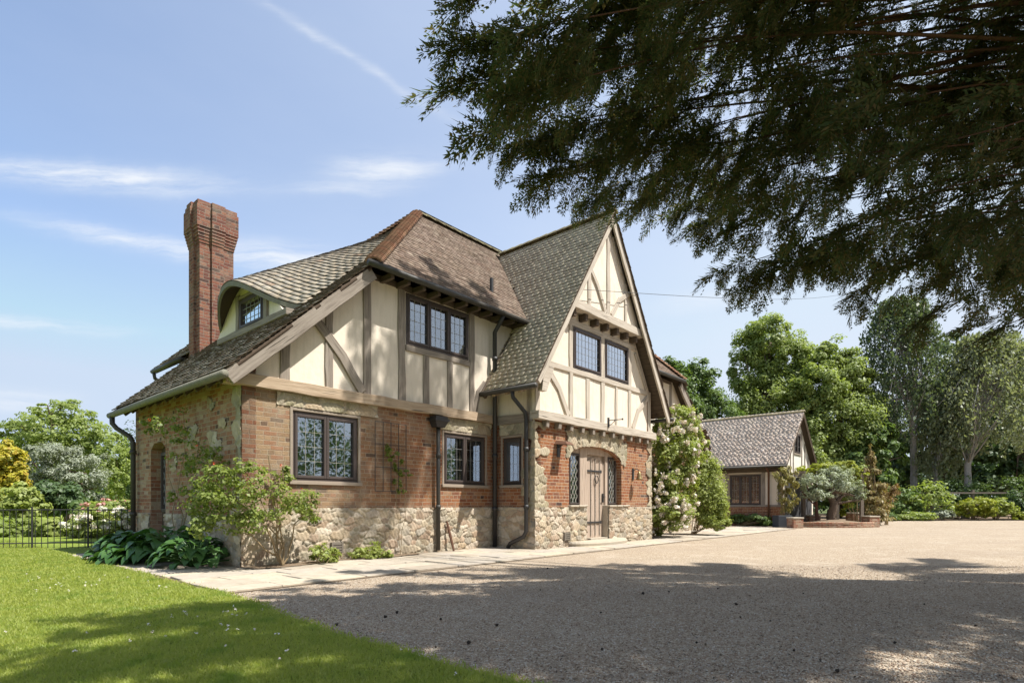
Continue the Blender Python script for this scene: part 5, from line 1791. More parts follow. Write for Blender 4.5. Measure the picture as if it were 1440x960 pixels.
plant('bamboo', 'straggly golden bamboo growing from the slate planter', bb, [bl(1105, 690, 25, 11, 32), bl(1100, 668, 25, 13, 16), bl(1114, 672, 25, 12, 15), bl(1110, 700, 25, 12, 18)], 2600, 0.16, 'leaf_bamboo', 'bamboo', seed=64, clumps=80, crad=0.3, aspect=0.22, hang=(0, 0, -0.6),
      stems=climber_pts(bb, [at(1098, 662, 25), at(1104, 655, 25), at(1112, 660, 25.1), at(1107, 670, 24.9)], 0.03), stem_r=0.014)


def pier(label, p, w, h):
    o = tag(empty('brick_pier', (p[0], p[1], 0), 0.15), label, 'brick pier', 'low piers of the raised olive bed')
    m = MB()
    m.box(-w / 2, w / 2, -w / 2, w / 2, 0, h - 0.06)
    m.build('brickwork', M['brick_low'], o, bevel=0.01)
    m = MB()
    m.box(-w / 2 - 0.02, w / 2 + 0.02, -w / 2 - 0.02, w / 2 + 0.02, h - 0.06, h)
    m.build('coping', M['slab'], o, bevel=0.012)


pier('low brick pier at the cottage end of the raised bed', at(1118, 741, 24.2), 0.46, 0.46)
pier('low brick pier at the open end of the raised bed beside the conifer', at(1224, 740, 25.2), 0.50, 0.50)
pier('low brick pier behind the slim olive trunk', at(1141, 735, 26.6), 0.55, 0.52)
pier('low brick pier behind the gnarled olive trunk', at(1201, 735, 27.0), 0.5, 0.62)
rbed = at(1171, 740, 25.4)
t = tag(empty('raised_bed', (rbed[0], rbed[1], 0)), 'low curved rubble-stone raised bed under the olive trees', 'raised bed')
m = MB()
rr = random.Random(9)
for k in range(2):
    for i in range(26):
        a = math.pi * (1.02 + 0.96 * (i + 0.5 * (k % 2)) / 26)
        x, y_ = 1.62 * math.cos(a), 0.9 * math.sin(a)
        L, h = 0.11 + 0.03 * rr.random(), 0.115
        d = Vector((-1.62 * math.sin(a), 0.9 * math.cos(a), 0)).normalized()
        s = Vector((d.y, -d.x, 0))
        z = k * 0.12
        c = [Vector((x, y_, z)) + d * (e * L) + s * (f * 0.12) for e, f in ((-1, 1), (1, 1), (1, -1), (-1, -1))]
        m.hexa([tuple(q) for q in c] + [tuple(q * 1.0 + Vector((rr.gauss(0, 0.01), rr.gauss(0, 0.01), h))) for q in c])
m.build('stones', M['brick_low'], t, bevel=0.02)
m = MB()
m.lathe((0, 0, 0), [(1.5, 0.0), (1.45, 0.16), (0.9, 0.26), (0.3, 0.32)], 20)
for i, v in enumerate(m.v):
    m.v[i] = (v[0], v[1] * 0.56, v[2])
m.build('soil', M['soil'], t, smooth=True)
tree('olive_tree', 'round-headed silvery olive on a slim straight trunk', (at(1149, 740, 25.6)[0], 25.6, 0.22), [bl(1150, 680, 25.6, 24, 20), bl(1140, 688, 25.4, 16, 14), bl(1162, 672, 25.7, 18, 14), bl(1150, 695, 25.4, 18, 9)], 5200, 0.10, 'leaf_olive', 0.09, 'bark_red', clumps=120, crad=0.3, seed=71, aspect=0.32, limbs=6)
tree('olive_tree', 'wide silvery olive on a thick gnarled trunk', (at(1172, 740, 25.5)[0], 25.5, 0.22), [bl(1182, 680, 25.8, 26, 20), bl(1200, 688, 25.6, 16, 16), bl(1176, 665, 26.0, 20, 12), bl(1208, 698, 25.6, 9, 8)], 5600, 0.10, 'leaf_olive', 0.22, 'bark', clumps=120, crad=0.3, seed=72, aspect=0.32, limbs=8)
pg = at(1159, 740, 27.2)
t = tag(empty('pergola', (pg[0], pg[1], 0)), 'simple grey wooden pergola carrying a golden vine behind the olives', 'pergola')
for (x, y_) in ((-1.3, -0.6), (1.42, -0.6), (1.42, 1.4), (-1.3, 1.4)):
    m = MB()
    m.box(x - 0.07, x + 0.07, y_ - 0.07, y_ + 0.07, 0, 2.3)
    m.build('post', M['fence_wood'], t)
for y_ in (-0.6, 1.4):
    m = MB()
    m.box(-1.7, 1.7, y_ - 0.04, y_ + 0.04, 2.303, 2.45)
    m.build('beam', M['fence_wood'], t)
for i in range(6):
    m = MB()
    x = -1.4 + i * 0.55
    m.box(x - 0.03, x + 0.03, -0.95, 1.75, 2.453, 2.55)
    m.build('rafter', M['fence_wood'], t)
vb2 = (pg[0] + 1.3, pg[1] - 0.6, 0.0)
plant('golden_vine', 'bright yellow-green vine draped over the pergola top', vb2, [bl(1145, 659, 27.0, 22, 8, 30), bl(1175, 657, 27.2, 24, 9, 30), bl(1200, 668, 27.0, 20, 9, 30), bl(1212, 676, 26.8, 9, 8), bl(1188, 708, 27.0, 12, 20)], 4200, 0.14, 'leaf_gold', 'vine', seed=73, clumps=90, crad=0.3, shell=0.4,
      stems=climber_pts(vb2, [at(1200, 668, 27), at(1188, 700, 27), at(1175, 657, 27.2)], 0.1), stem_r=0.03)
cb = at(1226, 740, 27.5)
m_c = []
for i in range(12):
    f = i / 11
    m_c.append(bl(1226 + random.uniform(-2, 2), 728 - 96 * f, 27.5, 23 * (1 - f) ** 0.8 + 2, 9))
plant('conifer', 'narrow rusty-green spire conifer at the end of the raised bed', (cb[0], cb[1], 0.0), m_c, 9000, 0.19, 'leaf_rust', 'conifer', seed=74, clumps=130, crad=0.35, shell=0.3, aspect=0.22, hang=(0, 0, 0.9))
sb = at(1246, 738, 28.0)
plant('bronze_shrub', 'spiky bronze-leaved shrub leaning right of the spire conifer', (sb[0], sb[1], 0.0), [bl(1244, 700, 28, 14, 22), bl(1256, 690, 28, 10, 12)], 1300, 0.17, 'leaf_red', 'shrub', seed=75, clumps=40, crad=0.35, aspect=0.22)

# post and rail fence in the border
t = tag(empty('rail_fence', (0, 0, 0)), 'weathered wooden post and rail fence half hidden in the far border', 'fence')
px_ = [1255, 1310, 1368, 1428, 1490]
for p in px_:
    q = at(p, 740, 37.0)
    m = MB()
    m.box(q[0] - 0.07, q[0] + 0.07, 36.93, 37.07, 0, 1.95)
    m.build('post', M['fence_wood'], t)
for z in (1.0, 1.75):
    m = MB()
    m.box(at(1225, 0, 37)[0], at(1520, 0, 37)[0], 36.87, 36.925, z - 0.05, z + 0.05)
    m.build('rail', M['fence_wood'], t)
border = [(1262, 706, 36.3, 30, 22, 'leaf_mid', 'broad mid green shrub at the left end of the far border'), (1300, 700, 36.6, 34, 25, 'leaf_lime', 'light green arching shrub in the middle of the far border'),
          (1345, 700, 38.2, 34, 24, 'leaf_dark', 'dark shrub behind the rail fence post'), (1372, 712, 35.9, 24, 14, 'leaf_gold', 'mounded golden shrub at the edge of the drive'),
          (1400, 712, 36.1, 20, 13, 'leaf_privet', 'pale olive-green mound next to the golden shrub'), (1400, 692, 38.4, 40, 28, 'leaf_mid', 'tall green shrub behind the pale mound'),
          (1440, 706, 36.6, 24, 20, 'leaf_dark', 'dark green shrub at the right end of the border'), (1325, 722, 35.5, 14, 7, 'leaf_silver', 'low grey-leaved plant beside the golden mound'),
          (1285, 725, 35.2, 26, 6, 'leaf_lime', 'long low strip of green edging plant along the gravel'), (1440, 725, 35.9, 14, 7, 'leaf_gold', 'small yellow-green plant at the right edge of the drive'),
          (1250, 727, 34.5, 10, 6, 'leaf_mid', 'small leafy clump beside the brick pier'), (1470, 690, 38.0, 30, 30, 'leaf_mid', 'tall shrub closing the border beyond the frame')]
for i, (px, py, d, rx, rz, lf, lab) in enumerate(border):
    b_ = at(px, 0, d)
    plant('border_shrub', lab, (b_[0], b_[1], 0.0), [bl(px, py, d, rx, rz), bl(px - rx * 0.5, py + rz * 0.3, d - 0.2, rx * 0.6, rz * 0.7), bl(px + rx * 0.55, py + rz * 0.25, d - 0.1, rx * 0.6, rz * 0.75)], 2600, 0.17 if rz > 10 else 0.13, lf, 'shrub', 'shrubs of the far border', seed=80 + i, clumps=70, crad=0.3, shell=0.5)

# ------------------------------------------------------------------ background trees
G_T = 'trees beyond the drive'
tree('chestnut_tree', 'dark dense broadleaf tree rising behind the porch end of the house', (at(968, 0, 40)[0], 40, 0), [bl(975, 560, 40, 45, 50), bl(950, 580, 39, 35, 60), bl(1005, 600, 40, 38, 60), bl(940, 530, 40, 24, 24), bl(985, 522, 40, 22, 18), bl(975, 650, 40, 60, 60)], 55000, 0.19, 'leaf_mid', 0.5, group=G_T, clumps=330, crad=0.28, seed=101)
tree('lime_tree', 'tallest bright green tree with domed top behind the cottage', (at(1082, 0, 44)[0], 44, 0), [bl(1080, 478, 44, 38, 38), bl(1062, 520, 44, 34, 45), bl(1105, 515, 44, 40, 45), bl(1085, 580, 44, 62, 60), bl(1050, 590, 43, 28, 50), bl(1080, 650, 44, 70, 50)], 95000, 0.185, 'leaf_lime', 0.5, group=G_T, clumps=520, crad=0.27, seed=102)
tree('maple_tree', 'broad light green tree between the lime and the weeping birch', (at(1175, 0, 42)[0], 42, 0), [bl(1165, 510, 42, 36, 30), bl(1190, 535, 42, 34, 36), bl(1150, 550, 41, 36, 40), bl(1175, 600, 42, 56, 60), bl(1140, 630, 41, 40, 50), bl(1190, 660, 41, 46, 45)], 85000, 0.185, 'leaf_lime', 0.4, group=G_T, clumps=480, crad=0.27, seed=103)
tree('dark_tree', 'dark shadowy tree filling the gap behind the birches', (at(1320, 0, 50)[0], 50, 0), [bl(1300, 590, 50, 70, 70), bl(1370, 600, 50, 70, 70), bl(1330, 530, 50, 60, 56), bl(1260, 560, 50, 50, 60), bl(1400, 545, 50, 50, 50), bl(1330, 660, 50, 110, 50), bl(1240, 640, 50, 50, 60)], 34000, 0.30, 'leaf_dark', 0.5, group=G_T, clumps=150, crad=0.2, seed=104)
tree('dark_tree', 'dark tree at the far right edge behind the grey birch', (at(1430, 0, 46)[0], 46, 0), [bl(1425, 620, 46, 50, 60), bl(1450, 560, 46, 40, 60), bl(1410, 660, 46, 50, 45)], 9000, 0.38, 'leaf_dark', 0.4, group=G_T, clumps=110, crad=0.22, seed=105)
tree('small_tree', 'small dark green tree between the cottage gable and birch trunk', (at(1215, 0, 40)[0], 40, 0), [bl(1215, 660, 40, 36, 50), bl(1245, 640, 40, 30, 50), bl(1200, 700, 40, 40, 25)], 8000, 0.30, 'leaf_mid', 0.3, group=G_T, clumps=110, crad=0.22, seed=106)


def weeping(name, label, base, d, cx, top, halfw, bottom, n, leaf, trunk, seed, size=0.22):
    """birch: fine hanging strands of leaves over a pale stem"""
    g = np.random.default_rng(seed)
    random.seed(seed)
    root = tag(empty(name, base), label, 'tree', G_T)
    P = []
    m = MB()
    pts = limb(m, Vector(base) - Vector((0, 0, 0.1)), trunk, 0.26, 0.08, 0.05, 9, 9)
    zt = at(0, top, d)[2]
    zb = at(0, bottom, d)[2]
    xc = at(cx, 0, d)[0]
    hw = halfw * d / 800
    for i in range(n):
        a = g.uniform(0, 2 * math.pi)
        t = g.random()
        z0 = zb + (zt - zb) * (0.25 + 0.75 * (1 - t ** 1.3))
        rr_ = hw * (0.15 + 0.95 * math.sin(math.pi * min(1.0, 0.08 + 0.72 * (1 - (z0 - zb) / (zt - zb))))) * g.uniform(0.35, 1.0)
        x, y_ = xc + rr_ * math.cos(a), d + rr_ * 0.8 * math.sin(a)
        L = g.uniform(0.5, 1.9)
        k = int(L / 0.08)
        sway = g.normal(0, 0.10, 2)
        tt = np.linspace(0, 1, k)
        P.append(np.stack([x + math.cos(a) * 0.4 * tt ** 0.5 + sway[0] * tt + g.normal(0, 0.16, k), y_ + sway[1] * tt + g.normal(0, 0.16, k), z0 + 0.3 * tt ** 0.5 - L * tt + g.normal(0, 0.03, k)], 1))
        if i % 14 == 0:
            limb(m, pts[random.randint(3, len(pts) - 1)], (x, y_, z0), 0.06, 0.015, 0.2, 5, 5)
    m.build('trunk', M['bark_pale'], root, smooth=True, off=base)
    P = np.concatenate(P)
    P = P[P[:, 2] > zb]
    N = rand_unit(len(P), g) + np.array([0.3, -0.2, 0.3])
    V, F = leaf_quads(P, N, size, g, 0.5, hang=(0, 0, -0.8))
    np_mesh('crown', V, F, M[leaf], root, off=base)


weeping('weeping_birch', 'tall weeping birch with blue-green hanging twigs and pale trunk', at(1284, 0, 42)[:2] + (0,), 42, 1268, 420, 66, 672, 1300, 'leaf_birch', at(1268, 430, 42), 111)
weeping('weeping_birch', 'grey-green weeping birch with leaning pale trunk near the right edge', at(1357, 0, 40)[:2] + (0,), 40, 1392, 470, 80, 668, 1500, 'leaf_greybirch', at(1385, 500, 40), 112)
weeping('weeping_birch', 'smaller pale weeping birch hanging low between the two larger birches', at(1318, 0, 41)[:2] + (0,), 41, 1325, 575, 26, 680, 260, 'leaf_greybirch', at(1325, 590, 41), 113)

# garden on the left
G_L = 'trees and shrubs of the left garden'
tree('cherry_tree', 'wide open-crowned green tree against the sky on the left', (at(75, 0, 32)[0], 32, 0), [bl(75, 610, 32, 60, 34), bl(30, 610, 32, 34, 22), bl(120, 615, 32, 40, 26), bl(90, 580, 32, 40, 18), bl(150, 640, 32, 34, 36), bl(60, 650, 32, 90, 30)], 24000, 0.15, 'leaf_lime', 0.22, group=G_L, clumps=420, crad=0.22, seed=121, limbs=16)
tree('silver_pear_tree', 'silvery grey drooping pear tree behind the fence', (at(95, 0, 25)[0], 25, 0), [bl(85, 650, 25, 45, 30), bl(115, 665, 25, 36, 36), bl(60, 660, 25, 34, 36), bl(130, 690, 25, 20, 24), bl(85, 690, 25, 40, 24)], 15000, 0.13, 'leaf_silver', 0.15, group=G_L, clumps=130, crad=0.26, seed=122, aspect=0.35)
tree('golden_tree', 'yellow-leaved small tree at the left edge of the garden', (at(2, 0, 21)[0], 21, 0), [bl(8, 655, 21, 30, 34), bl(-20, 660, 21, 34, 40), bl(20, 680, 21, 26, 26)], 9000, 0.12, 'leaf_yellow', 0.12, group=G_L, clumps=120, crad=0.28, seed=123)
gs = [(30, 705, 20, 34, 26, 'leaf_privet', 'olive-green feathery shrub below the golden tree'), (82, 698, 21, 32, 24, 'leaf_dark', 'dark green rounded glossy shrub in front of the silver pear'), (162, 655, 29, 24, 44, 'leaf_lime', 'soft upright light green conifer left of the house'),
      (190, 650, 33, 22, 60, 'leaf_dark', 'dark tall conifer just behind the house corner'), (20, 745, 17.5, 40, 18, 'leaf_lime', 'bright green low shrub behind the left end of the fence'), (70, 742, 17.5, 30, 16, 'leaf_privet', 'pale green low shrub behind the middle of the fence'), (115, 715, 19.5, 14, 12, 'leaf_mid', 'small green shrub with dark leaves left of the hydrangea')]
for i, (px, py, d, rx, rz, lf, lab) in enumerate(gs):
    b_ = at(px, 0, d)
    plant('garden_shrub', lab, (b_[0], b_[1], 0.02), [bl(px, py, d, rx, rz), bl(px - rx * 0.4, py + rz * 0.3, d - 0.2, rx * 0.65, rz * 0.75), bl(px + rx * 0.4, py + rz * 0.3, d - 0.1, rx * 0.65, rz * 0.8)], 3200, 0.14, lf, 'shrub', G_L, seed=130 + i, clumps=80, crad=0.3, shell=0.5)
hb = at(150, 0, 17)
plant('hydrangea', 'mounded hydrangea covered in creamy white flower heads behind the fence', (hb[0], hb[1], 0.02), [bl(150, 738, 17, 42, 22), bl(125, 742, 16.8, 26, 17), bl(178, 738, 17, 22, 20)], 3600, 0.12, 'leaf_privet', 'hydrangea', flowers=(420, 0.11, 'petal_hyd', 8), seed=140, clumps=80, shell=0.6)
kb = at(150, 0, 18.6)
plant('pink_hydrangea', 'pink-flowered shrub showing above the white hydrangea', (kb[0], kb[1], 0.02), [bl(150, 716, 18.6, 36, 12), bl(180, 715, 18.6, 18, 12)], 1800, 0.11, 'leaf_lime', 'hydrangea', flowers=(120, 0.08, 'petal_pink', 8), seed=141, clumps=50, shell=0.6)

# iron estate fence
FA, FB = Vector((-15.0, 11.75, 0.02)), Vector((-8.55, 13.15, 0.02))
t = tag(empty('iron_fence', tuple(FA)), 'low black iron estate railing across the lawn left of the house', 'fence')
d_ = (FB - FA)
nb_ = 54
for i in range(0, nb_ + 1, 9):
    m = MB()
    q = d_ * (i / nb_)
    m.tube([q, q + Vector((0, 0, 0.93))], 0.018, 6)
    m.build('post', M['iron'], t)
for z in (0.12, 0.86):
    m = MB()
    m.tube([Vector((0, 0, z)), d_ + Vector((0, 0, z))], 0.013, 5)
    m.build('rail', M['iron'], t)
m = MB()
for i in range(nb_):
    q = d_ * ((i + 0.5) / nb_)
    m.tube([q + Vector((0, 0, 0.0)), q + Vector((0, 0, 0.87))], 0.008, 5)
m.build('bars', M['iron'], t)

# distant woods closing the horizon
def wood(name, x0, x1, d, h, n, size, leaf, seed, turn=None):
    g = np.random.default_rng(seed)
    P = np.stack([g.uniform(x0, x1, n), d + g.normal(0, 2.5, n), g.random(n) ** 0.8], 1)
    hh = h * (0.75 + 0.25 * np.sin(P[:, 0] * 0.45 + seed) + 0.15 * np.sin(P[:, 0] * 1.3))
    P[:, 2] *= hh
    if turn:
        P = np.stack([turn[0] + (P[:, 1] - d), P[:, 0], P[:, 2]], 1)
    N = rand_unit(n, g) + np.array([0.3, -0.4, 0.6])
    V, F = leaf_quads(P, N, size, g, 0.7)
    tag(np_mesh(name, V, F, M[leaf]), 'distant belt of trees on the horizon', 'woodland', kind='stuff')


wood('distant_woodland', -75, -10, 62, 5.5, 9000, 0.7, 'leaf_mid', 3)
wood('distant_woodland', 10, 85, 60, 9.0, 14000, 0.7, 'leaf_dark', 4)
wood('distant_woodland', 20, 60, -20, 9.0, 26000, 0.28, 'leaf_dark', 5)
wood('distant_woodland', -20, 30, -42, 9.0, 36000, 0.26, 'leaf_dark', 7, (42, 0))

# ------------------------------------------------------------------ the big cypress overhead
def spray_template(g, n=7, L=0.46):
    """flat feathery frond along +x: side twigs carrying slim scale-leaf sprigs"""
    V, F = [], []

    def sprig(p, d, l, w):
        d = d / np.linalg.norm(d)
        s = np.cross(d, np.array([0, 0, 1.0]))
        s = s / (np.linalg.norm(s) + 1e-9) + g.normal(0, 0.4, 3)
        k = len(V)
        V.extend([p, p + d * l * 0.4 + s * w, p + d * l, p + d * l * 0.4 - s * w])
        F.append((k, k + 1, k + 2, k + 3))
    droop = lambda p: p - np.array([0, 0, 0.35 * p[0] ** 2 + 0.25 * abs(p[1])])
    for i in range(n):
        f = i / n
        for sg in (1, -1):
            p = np.array([L * (0.06 + 0.88 * f + g.uniform(-0.02, 0.02)), 0, 0])
            l = L * (0.42 * (1 - f) ** 0.8 + 0.08) * g.uniform(0.75, 1.2)
            an = sg * (0.75 - 0.25 * f + g.normal(0, 0.08))
            d = np.array([math.cos(an), math.sin(an), g.normal(0, 0.15)])
            k = max(2, int(l / 0.036))
            for q in range(k):
                t = (q + 0.3) / k
                pp = p + d * l * t
                for s2 in (1, -1):
                    a2 = an + s2 * (0.62 - 0.2 * t)
                    d2 = np.array([math.cos(a2), math.sin(a2), g.normal(-0.1, 0.25)])
                    sprig(droop(pp), d2, 0.030 + 0.040 * (1 - t) * g.uniform(0.7, 1.2), 0.0078)
            sprig(droop(p), d, l * 1.15, 0.006)
    sprig(np.array([0, 0, 0.0]), np.array([1.0, 0, -0.2]), L * 1.08, 0.0045)
    return np.array(V), np.array(F)


def frames(D, g, up=(0, 0, 1)):
    D = D / np.linalg.norm(D, axis=1, keepdims=True)
    U = np.tile(np.array(up, dtype=float), (len(D), 1)) + 0.45 * g.normal(size=(len(D), 3))
    Y = np.cross(U, D)
    Y /= np.maximum(np.linalg.norm(Y, axis=1, keepdims=True), 1e-9)
    Z = np.cross(D, Y)
    return D, Y, Z


def instance(tpl, P, D, S, g):
    V, F = tpl
    X, Y, Z = frames(D, g)
    W = P[:, None, :] + S[:, None, None] * (V[None, :, 0, None] * X[:, None, :] + V[None, :, 1, None] * Y[:, None, :] + V[None, :, 2, None] * Z[:, None, :])
    n, k = len(P), len(V)
    FF = (F[None] + (np.arange(n) * k)[:, None, None]).reshape(-1, 4)
    return W.reshape(-1, 3), FF


TR = Vector((9.6, 5.6, 0.0))
cyp = tag(empty('cypress_tree', tuple(TR)), 'huge dark cypress whose drooping feathery boughs hang over the drive', 'tree')
gC = np.random.default_rng(77)
random.seed(77)
m = MB()
tp = []
for i in range(15):
    z = i * 1.1
    tp.append((TR.x + 0.12 * math.sin(i * 1.3), TR.y + 0.1 * math.cos(i * 0.9), z - 0.1))
m.tube(tp, [0.75 * (1 - i / 16) ** 0.9 + 0.03 for i in range(15)], 12)
m.build('trunk', M['bark_red'], cyp, smooth=True, off=tuple(TR))
# bough tips (as world points), lower and outer first
tips = []
for (px, py, d) in ((634, 2, 5.4), (612, 78, 5.6), (602, 140, 5.9), (642, 204, 6.2), (702, 226, 6.4), (738, 262, 6.6), (812, 292, 7.0), (868, 304, 7.4), (936, 306, 7.0), (984, 398, 7.2), (1030, 402, 6.9), (1062, 384, 6.6),
                    (1104, 384, 6.4), (1138, 366, 6.2), (1180, 426, 6.6), (1214, 398, 5.8), (1268, 468, 6.2), (1330, 476, 6.6), (1372, 484, 5.6), (1424, 440, 6.0), (1460, 430, 5.4),
                    (690, 150, 5.2), (760, 200, 5.6), (840, 230, 6.0), (905, 260, 6.2), (960, 330, 6.6), (1010, 330, 5.8), (700, 60, 4.8), (780, 90, 5.0), (860, 150, 5.4), (930, 210, 5.2), (1000, 270, 5.2),
                    (1090, 320, 5.4), (1160, 340, 5.0), (1240, 390, 5.2), (1300, 410, 5.0), (1380, 400, 4.6), (740, 10, 5.8), (820, 30, 5.2), (900, 70, 5.6), (980, 140, 5.0), (1060, 230, 4.8), (1140, 270, 4.6), (1220, 310, 4.6), (1320, 330, 4.4), (1410, 330, 4.2),
                    (860, -60, 5.0), (960, 20, 4.8), (1050, 120, 4.4), (1150, 180, 4.2), (1250, 230, 4.2), (1350, 240, 4.0), (1000, -40, 5.6), (1120, 60, 4.6), (1220, 120, 5.6), (1320, 150, 5.2), (820, -50, 6.2), (1000, 90, 7.0), (900, 130, 7.2), (1080, 190, 7.2), (830, 210, 7.4), (780, 130, 7.0), (950, 240, 7.8), (1060, 300, 8.0), (720, 120, 6.6), (880, 20, 7.0)):
    tips.append(at(px, py, d * (0.8 if px < 760 else 0.9 if px < 830 else 1.0)))
N_SEEN = len(tips)
# boughs out of sight above and around, shading the drive, the lawn and the front of the house
for (x, y_, z) in ((0.5, 1.6, 5.5), (-0.6, 1.9, 5.2), (1.6, 1.9, 6.2), (3.2, 1.6, 6.5), (2.0, 2.6, 7.5), (4.2, 2.4, 7.5), (0.2, 2.6, 5.2), (1.2, 1.1, 5.4), (2.6, 0.8, 5.6), (1.0, 3.2, 7.5), (0.3, 4.0, 6.2), (-0.2, 3.4, 5.6), (1.2, 3.0, 6.6), (0.5, 2.4, 5.8), (-0.8, 2.7, 5.4), (1.6, 4.3, 7.0), (-0.5, 3.9, 5.5), (3.6, 2.0, 6.0), (5.0, 1.0, 5.4), (6.6, 0.6, 5.2), (2.2, 1.2, 7.0),
                   (2.2, 9.6, 11.8), (1.6, 10.4, 11.2), (2.6, 11.0, 12.2), (2.8, 10.2, 13.2), (3.4, 11.6, 13.6), (1.2, 9.2, 11.4), (2.0, 10.9, 13.0), (1.8, 9.9, 12.4),
                   (6.4, 7.9, 8.6), (12, 9, 8), (13, 7, 8), (14, 4, 8), (12.5, 2.4, 8), (10, 1.0, 7), (8.4, 0.2, 7), (13, 6, 10), (11, 3, 11), (11, 7, 14), (8, 4, 14.5), (9.6, 5.6, 17)):
    tips.append((x, y_, z))
tpl = [spray_template(gC) for _ in range(5)]
bm_ = MB()
PV, DV, SV = [], [], []
hidden_ = lambda b: b >= N_SEEN
for bi, tip in enumerate(tips):
    tip = Vector(tip)
    if not hidden_(bi):
        inn = (Vector((TR.x, TR.y, tip.z + 1.0)) - tip).normalized()
        tip = tip + inn * 0.18 + Vector((0, 0, 0.10))
    zr = max(2.2, min(13.5, tip.z * 0.80 + 1.6))
    p0 = Vector((TR.x, TR.y, zr))
    mid = p0.lerp(tip, 0.5) + Vector((random.gauss(0, 0.25), random.gauss(0, 0.25), 0.25 * (tip - p0).length * 0.35 + 0.2))
    N_ = 14
    w1, w2, w3 = random.uniform(0, 6), random.uniform(0, 6), random.uniform(0.14, 0.34)

    def bough(t):
        q = p0 * (1 - t) ** 2 + mid * 2 * t * (1 - t) + tip * t * t
        e = math.sin(math.pi * t) * w3
        return q + Vector((math.sin(7 * t + w1) * e, math.cos(9 * t + w2) * e, math.sin(11 * t + w2) * e))
    curve = [bough(i / N_) for i in range(N_ + 1)]
    bm_.tube(curve, [0.048 * (1 - i / N_) ** 1.5 + 0.004 for i in range(N_ + 1)], 6)
    Lb = (tip - p0).length
    hidden = bi >= N_SEEN
    shade = hidden and tip.z > 11 and tip.x < 6.5
    for q in range(5):
        if not hidden:
            dd = (tip - mid).normalized() + Vector((random.gauss(0, 0.22), random.gauss(0, 0.22), random.gauss(-0.1, 0.18)))
            PV.append(tuple(tip - dd * (0.12 + 0.12 * q)))
            DV.append(tuple(dd.normalized()))
            SV.append(random.uniform(0.9, 1.2))
    for i in range(2, N_ + 1):
        for sub in range(3):
            t = (i - sub / 3) / N_
            if t < (0.72 if shade else 0.25):
                continue
            p = bough(t)
            tg = ((mid - p0) * (2 * (1 - t)) + (tip - mid) * (2 * t)).normalized()
            sd = tg.cross(Vector((0, 0, 1))).normalized()
            reach = (0.10 + 0.72 * (1 - t) ** 0.85) * min(1.0, 0.35 + Lb / 9)
            for sgn in (-1, 1, 0):
                ln = reach * random.uniform(0.6, 1.15) if sgn else reach * random.uniform(0.5, 0.9)
                dr = (tg * 0.95 + sd * (sgn * 0.62) + Vector((0, 0, -0.25 if sgn else -0.75)) + Vector((random.gauss(0, 0.15), random.gauss(0, 0.15), random.gauss(0, 0.15)))).normalized()
                if not hidden and p.x > 0.22 * p.y and tip.x > 0.1 * tip.y:
                    wv = min(1.0, (p.x / p.y - 0.22) * 3)
                    dr = (dr * (1 - 0.75 * wv) + (sd * (sgn * 0.4) + tg * 0.25 + Vector((random.gauss(0, 0.1), random.gauss(0, 0.1), -1.0))) * wv).normalized()
                k = max(1, int(ln / 0.17))
                if hidden:
                    k = max(1, k // 3)
                for q in range(k + 1):
                    f = (q + 0.4 * random.random()) / max(1, k)
                    pp = p + dr * (ln * f) + Vector((0, 0, -0.22 * ln * f * f))
                    dd = (dr + Vector((0, 0, -0.35 * f)) + Vector((random.gauss(0, 0.2), random.gauss(0, 0.2), random.gauss(0, 0.18))))
                    if not hidden:
                        gap = noise.noise(pp * 1.15 + Vector((3.1, 0.7, 5.2))) + 0.35 * noise.noise(pp * 3.1)
                        if gap > (0.22 if pp.x < 0.3 * pp.y else 0.13):
                            continue
                    if not hidden and pp.x > 0.25 * pp.y and random.random() < min(0.66, 0.06 + 1.3 * (pp.x / pp.y - 0.25)):
                        continue
                    PV.append(tuple(pp))
                    DV.append(tuple(dd.normalized()))
                    SV.append((1.5 if hidden else 1.0) * random.uniform(0.55, 1.05) * (0.8 + 0.3 * (1 - t)))
bm_.build('boughs', M['bark_red'], cyp, smooth=True, off=tuple(TR))
print('sprays', len(PV))
PV, DV, SV = np.array(PV), np.array(DV), np.array(SV)
part = gC.integers(0, 5, len(PV))
VV, FF, off_ = [], [], 0
for k in range(5):
    s = part == k
    v, f = instance(tpl[k], PV[s], DV[s], SV[s], gC)
    VV.append(v)
    FF.append(f + off_)
    off_ += len(v)
np_mesh('crown', np.concatenate(VV), np.concatenate(FF), M['leaf_cypress'], cyp, off=tuple(TR))
print('sprays', len(PV))

# ------------------------------------------------------------------ grass, pebbles, daisies, cones
gG = np.random.default_rng(5)


def to_local(P):
    dx, dy = P[:, 0] - HX, P[:, 1] - HY
    return dx * UX[0] + dy * UX[1], dx * UY[0] + dy * UY[1]


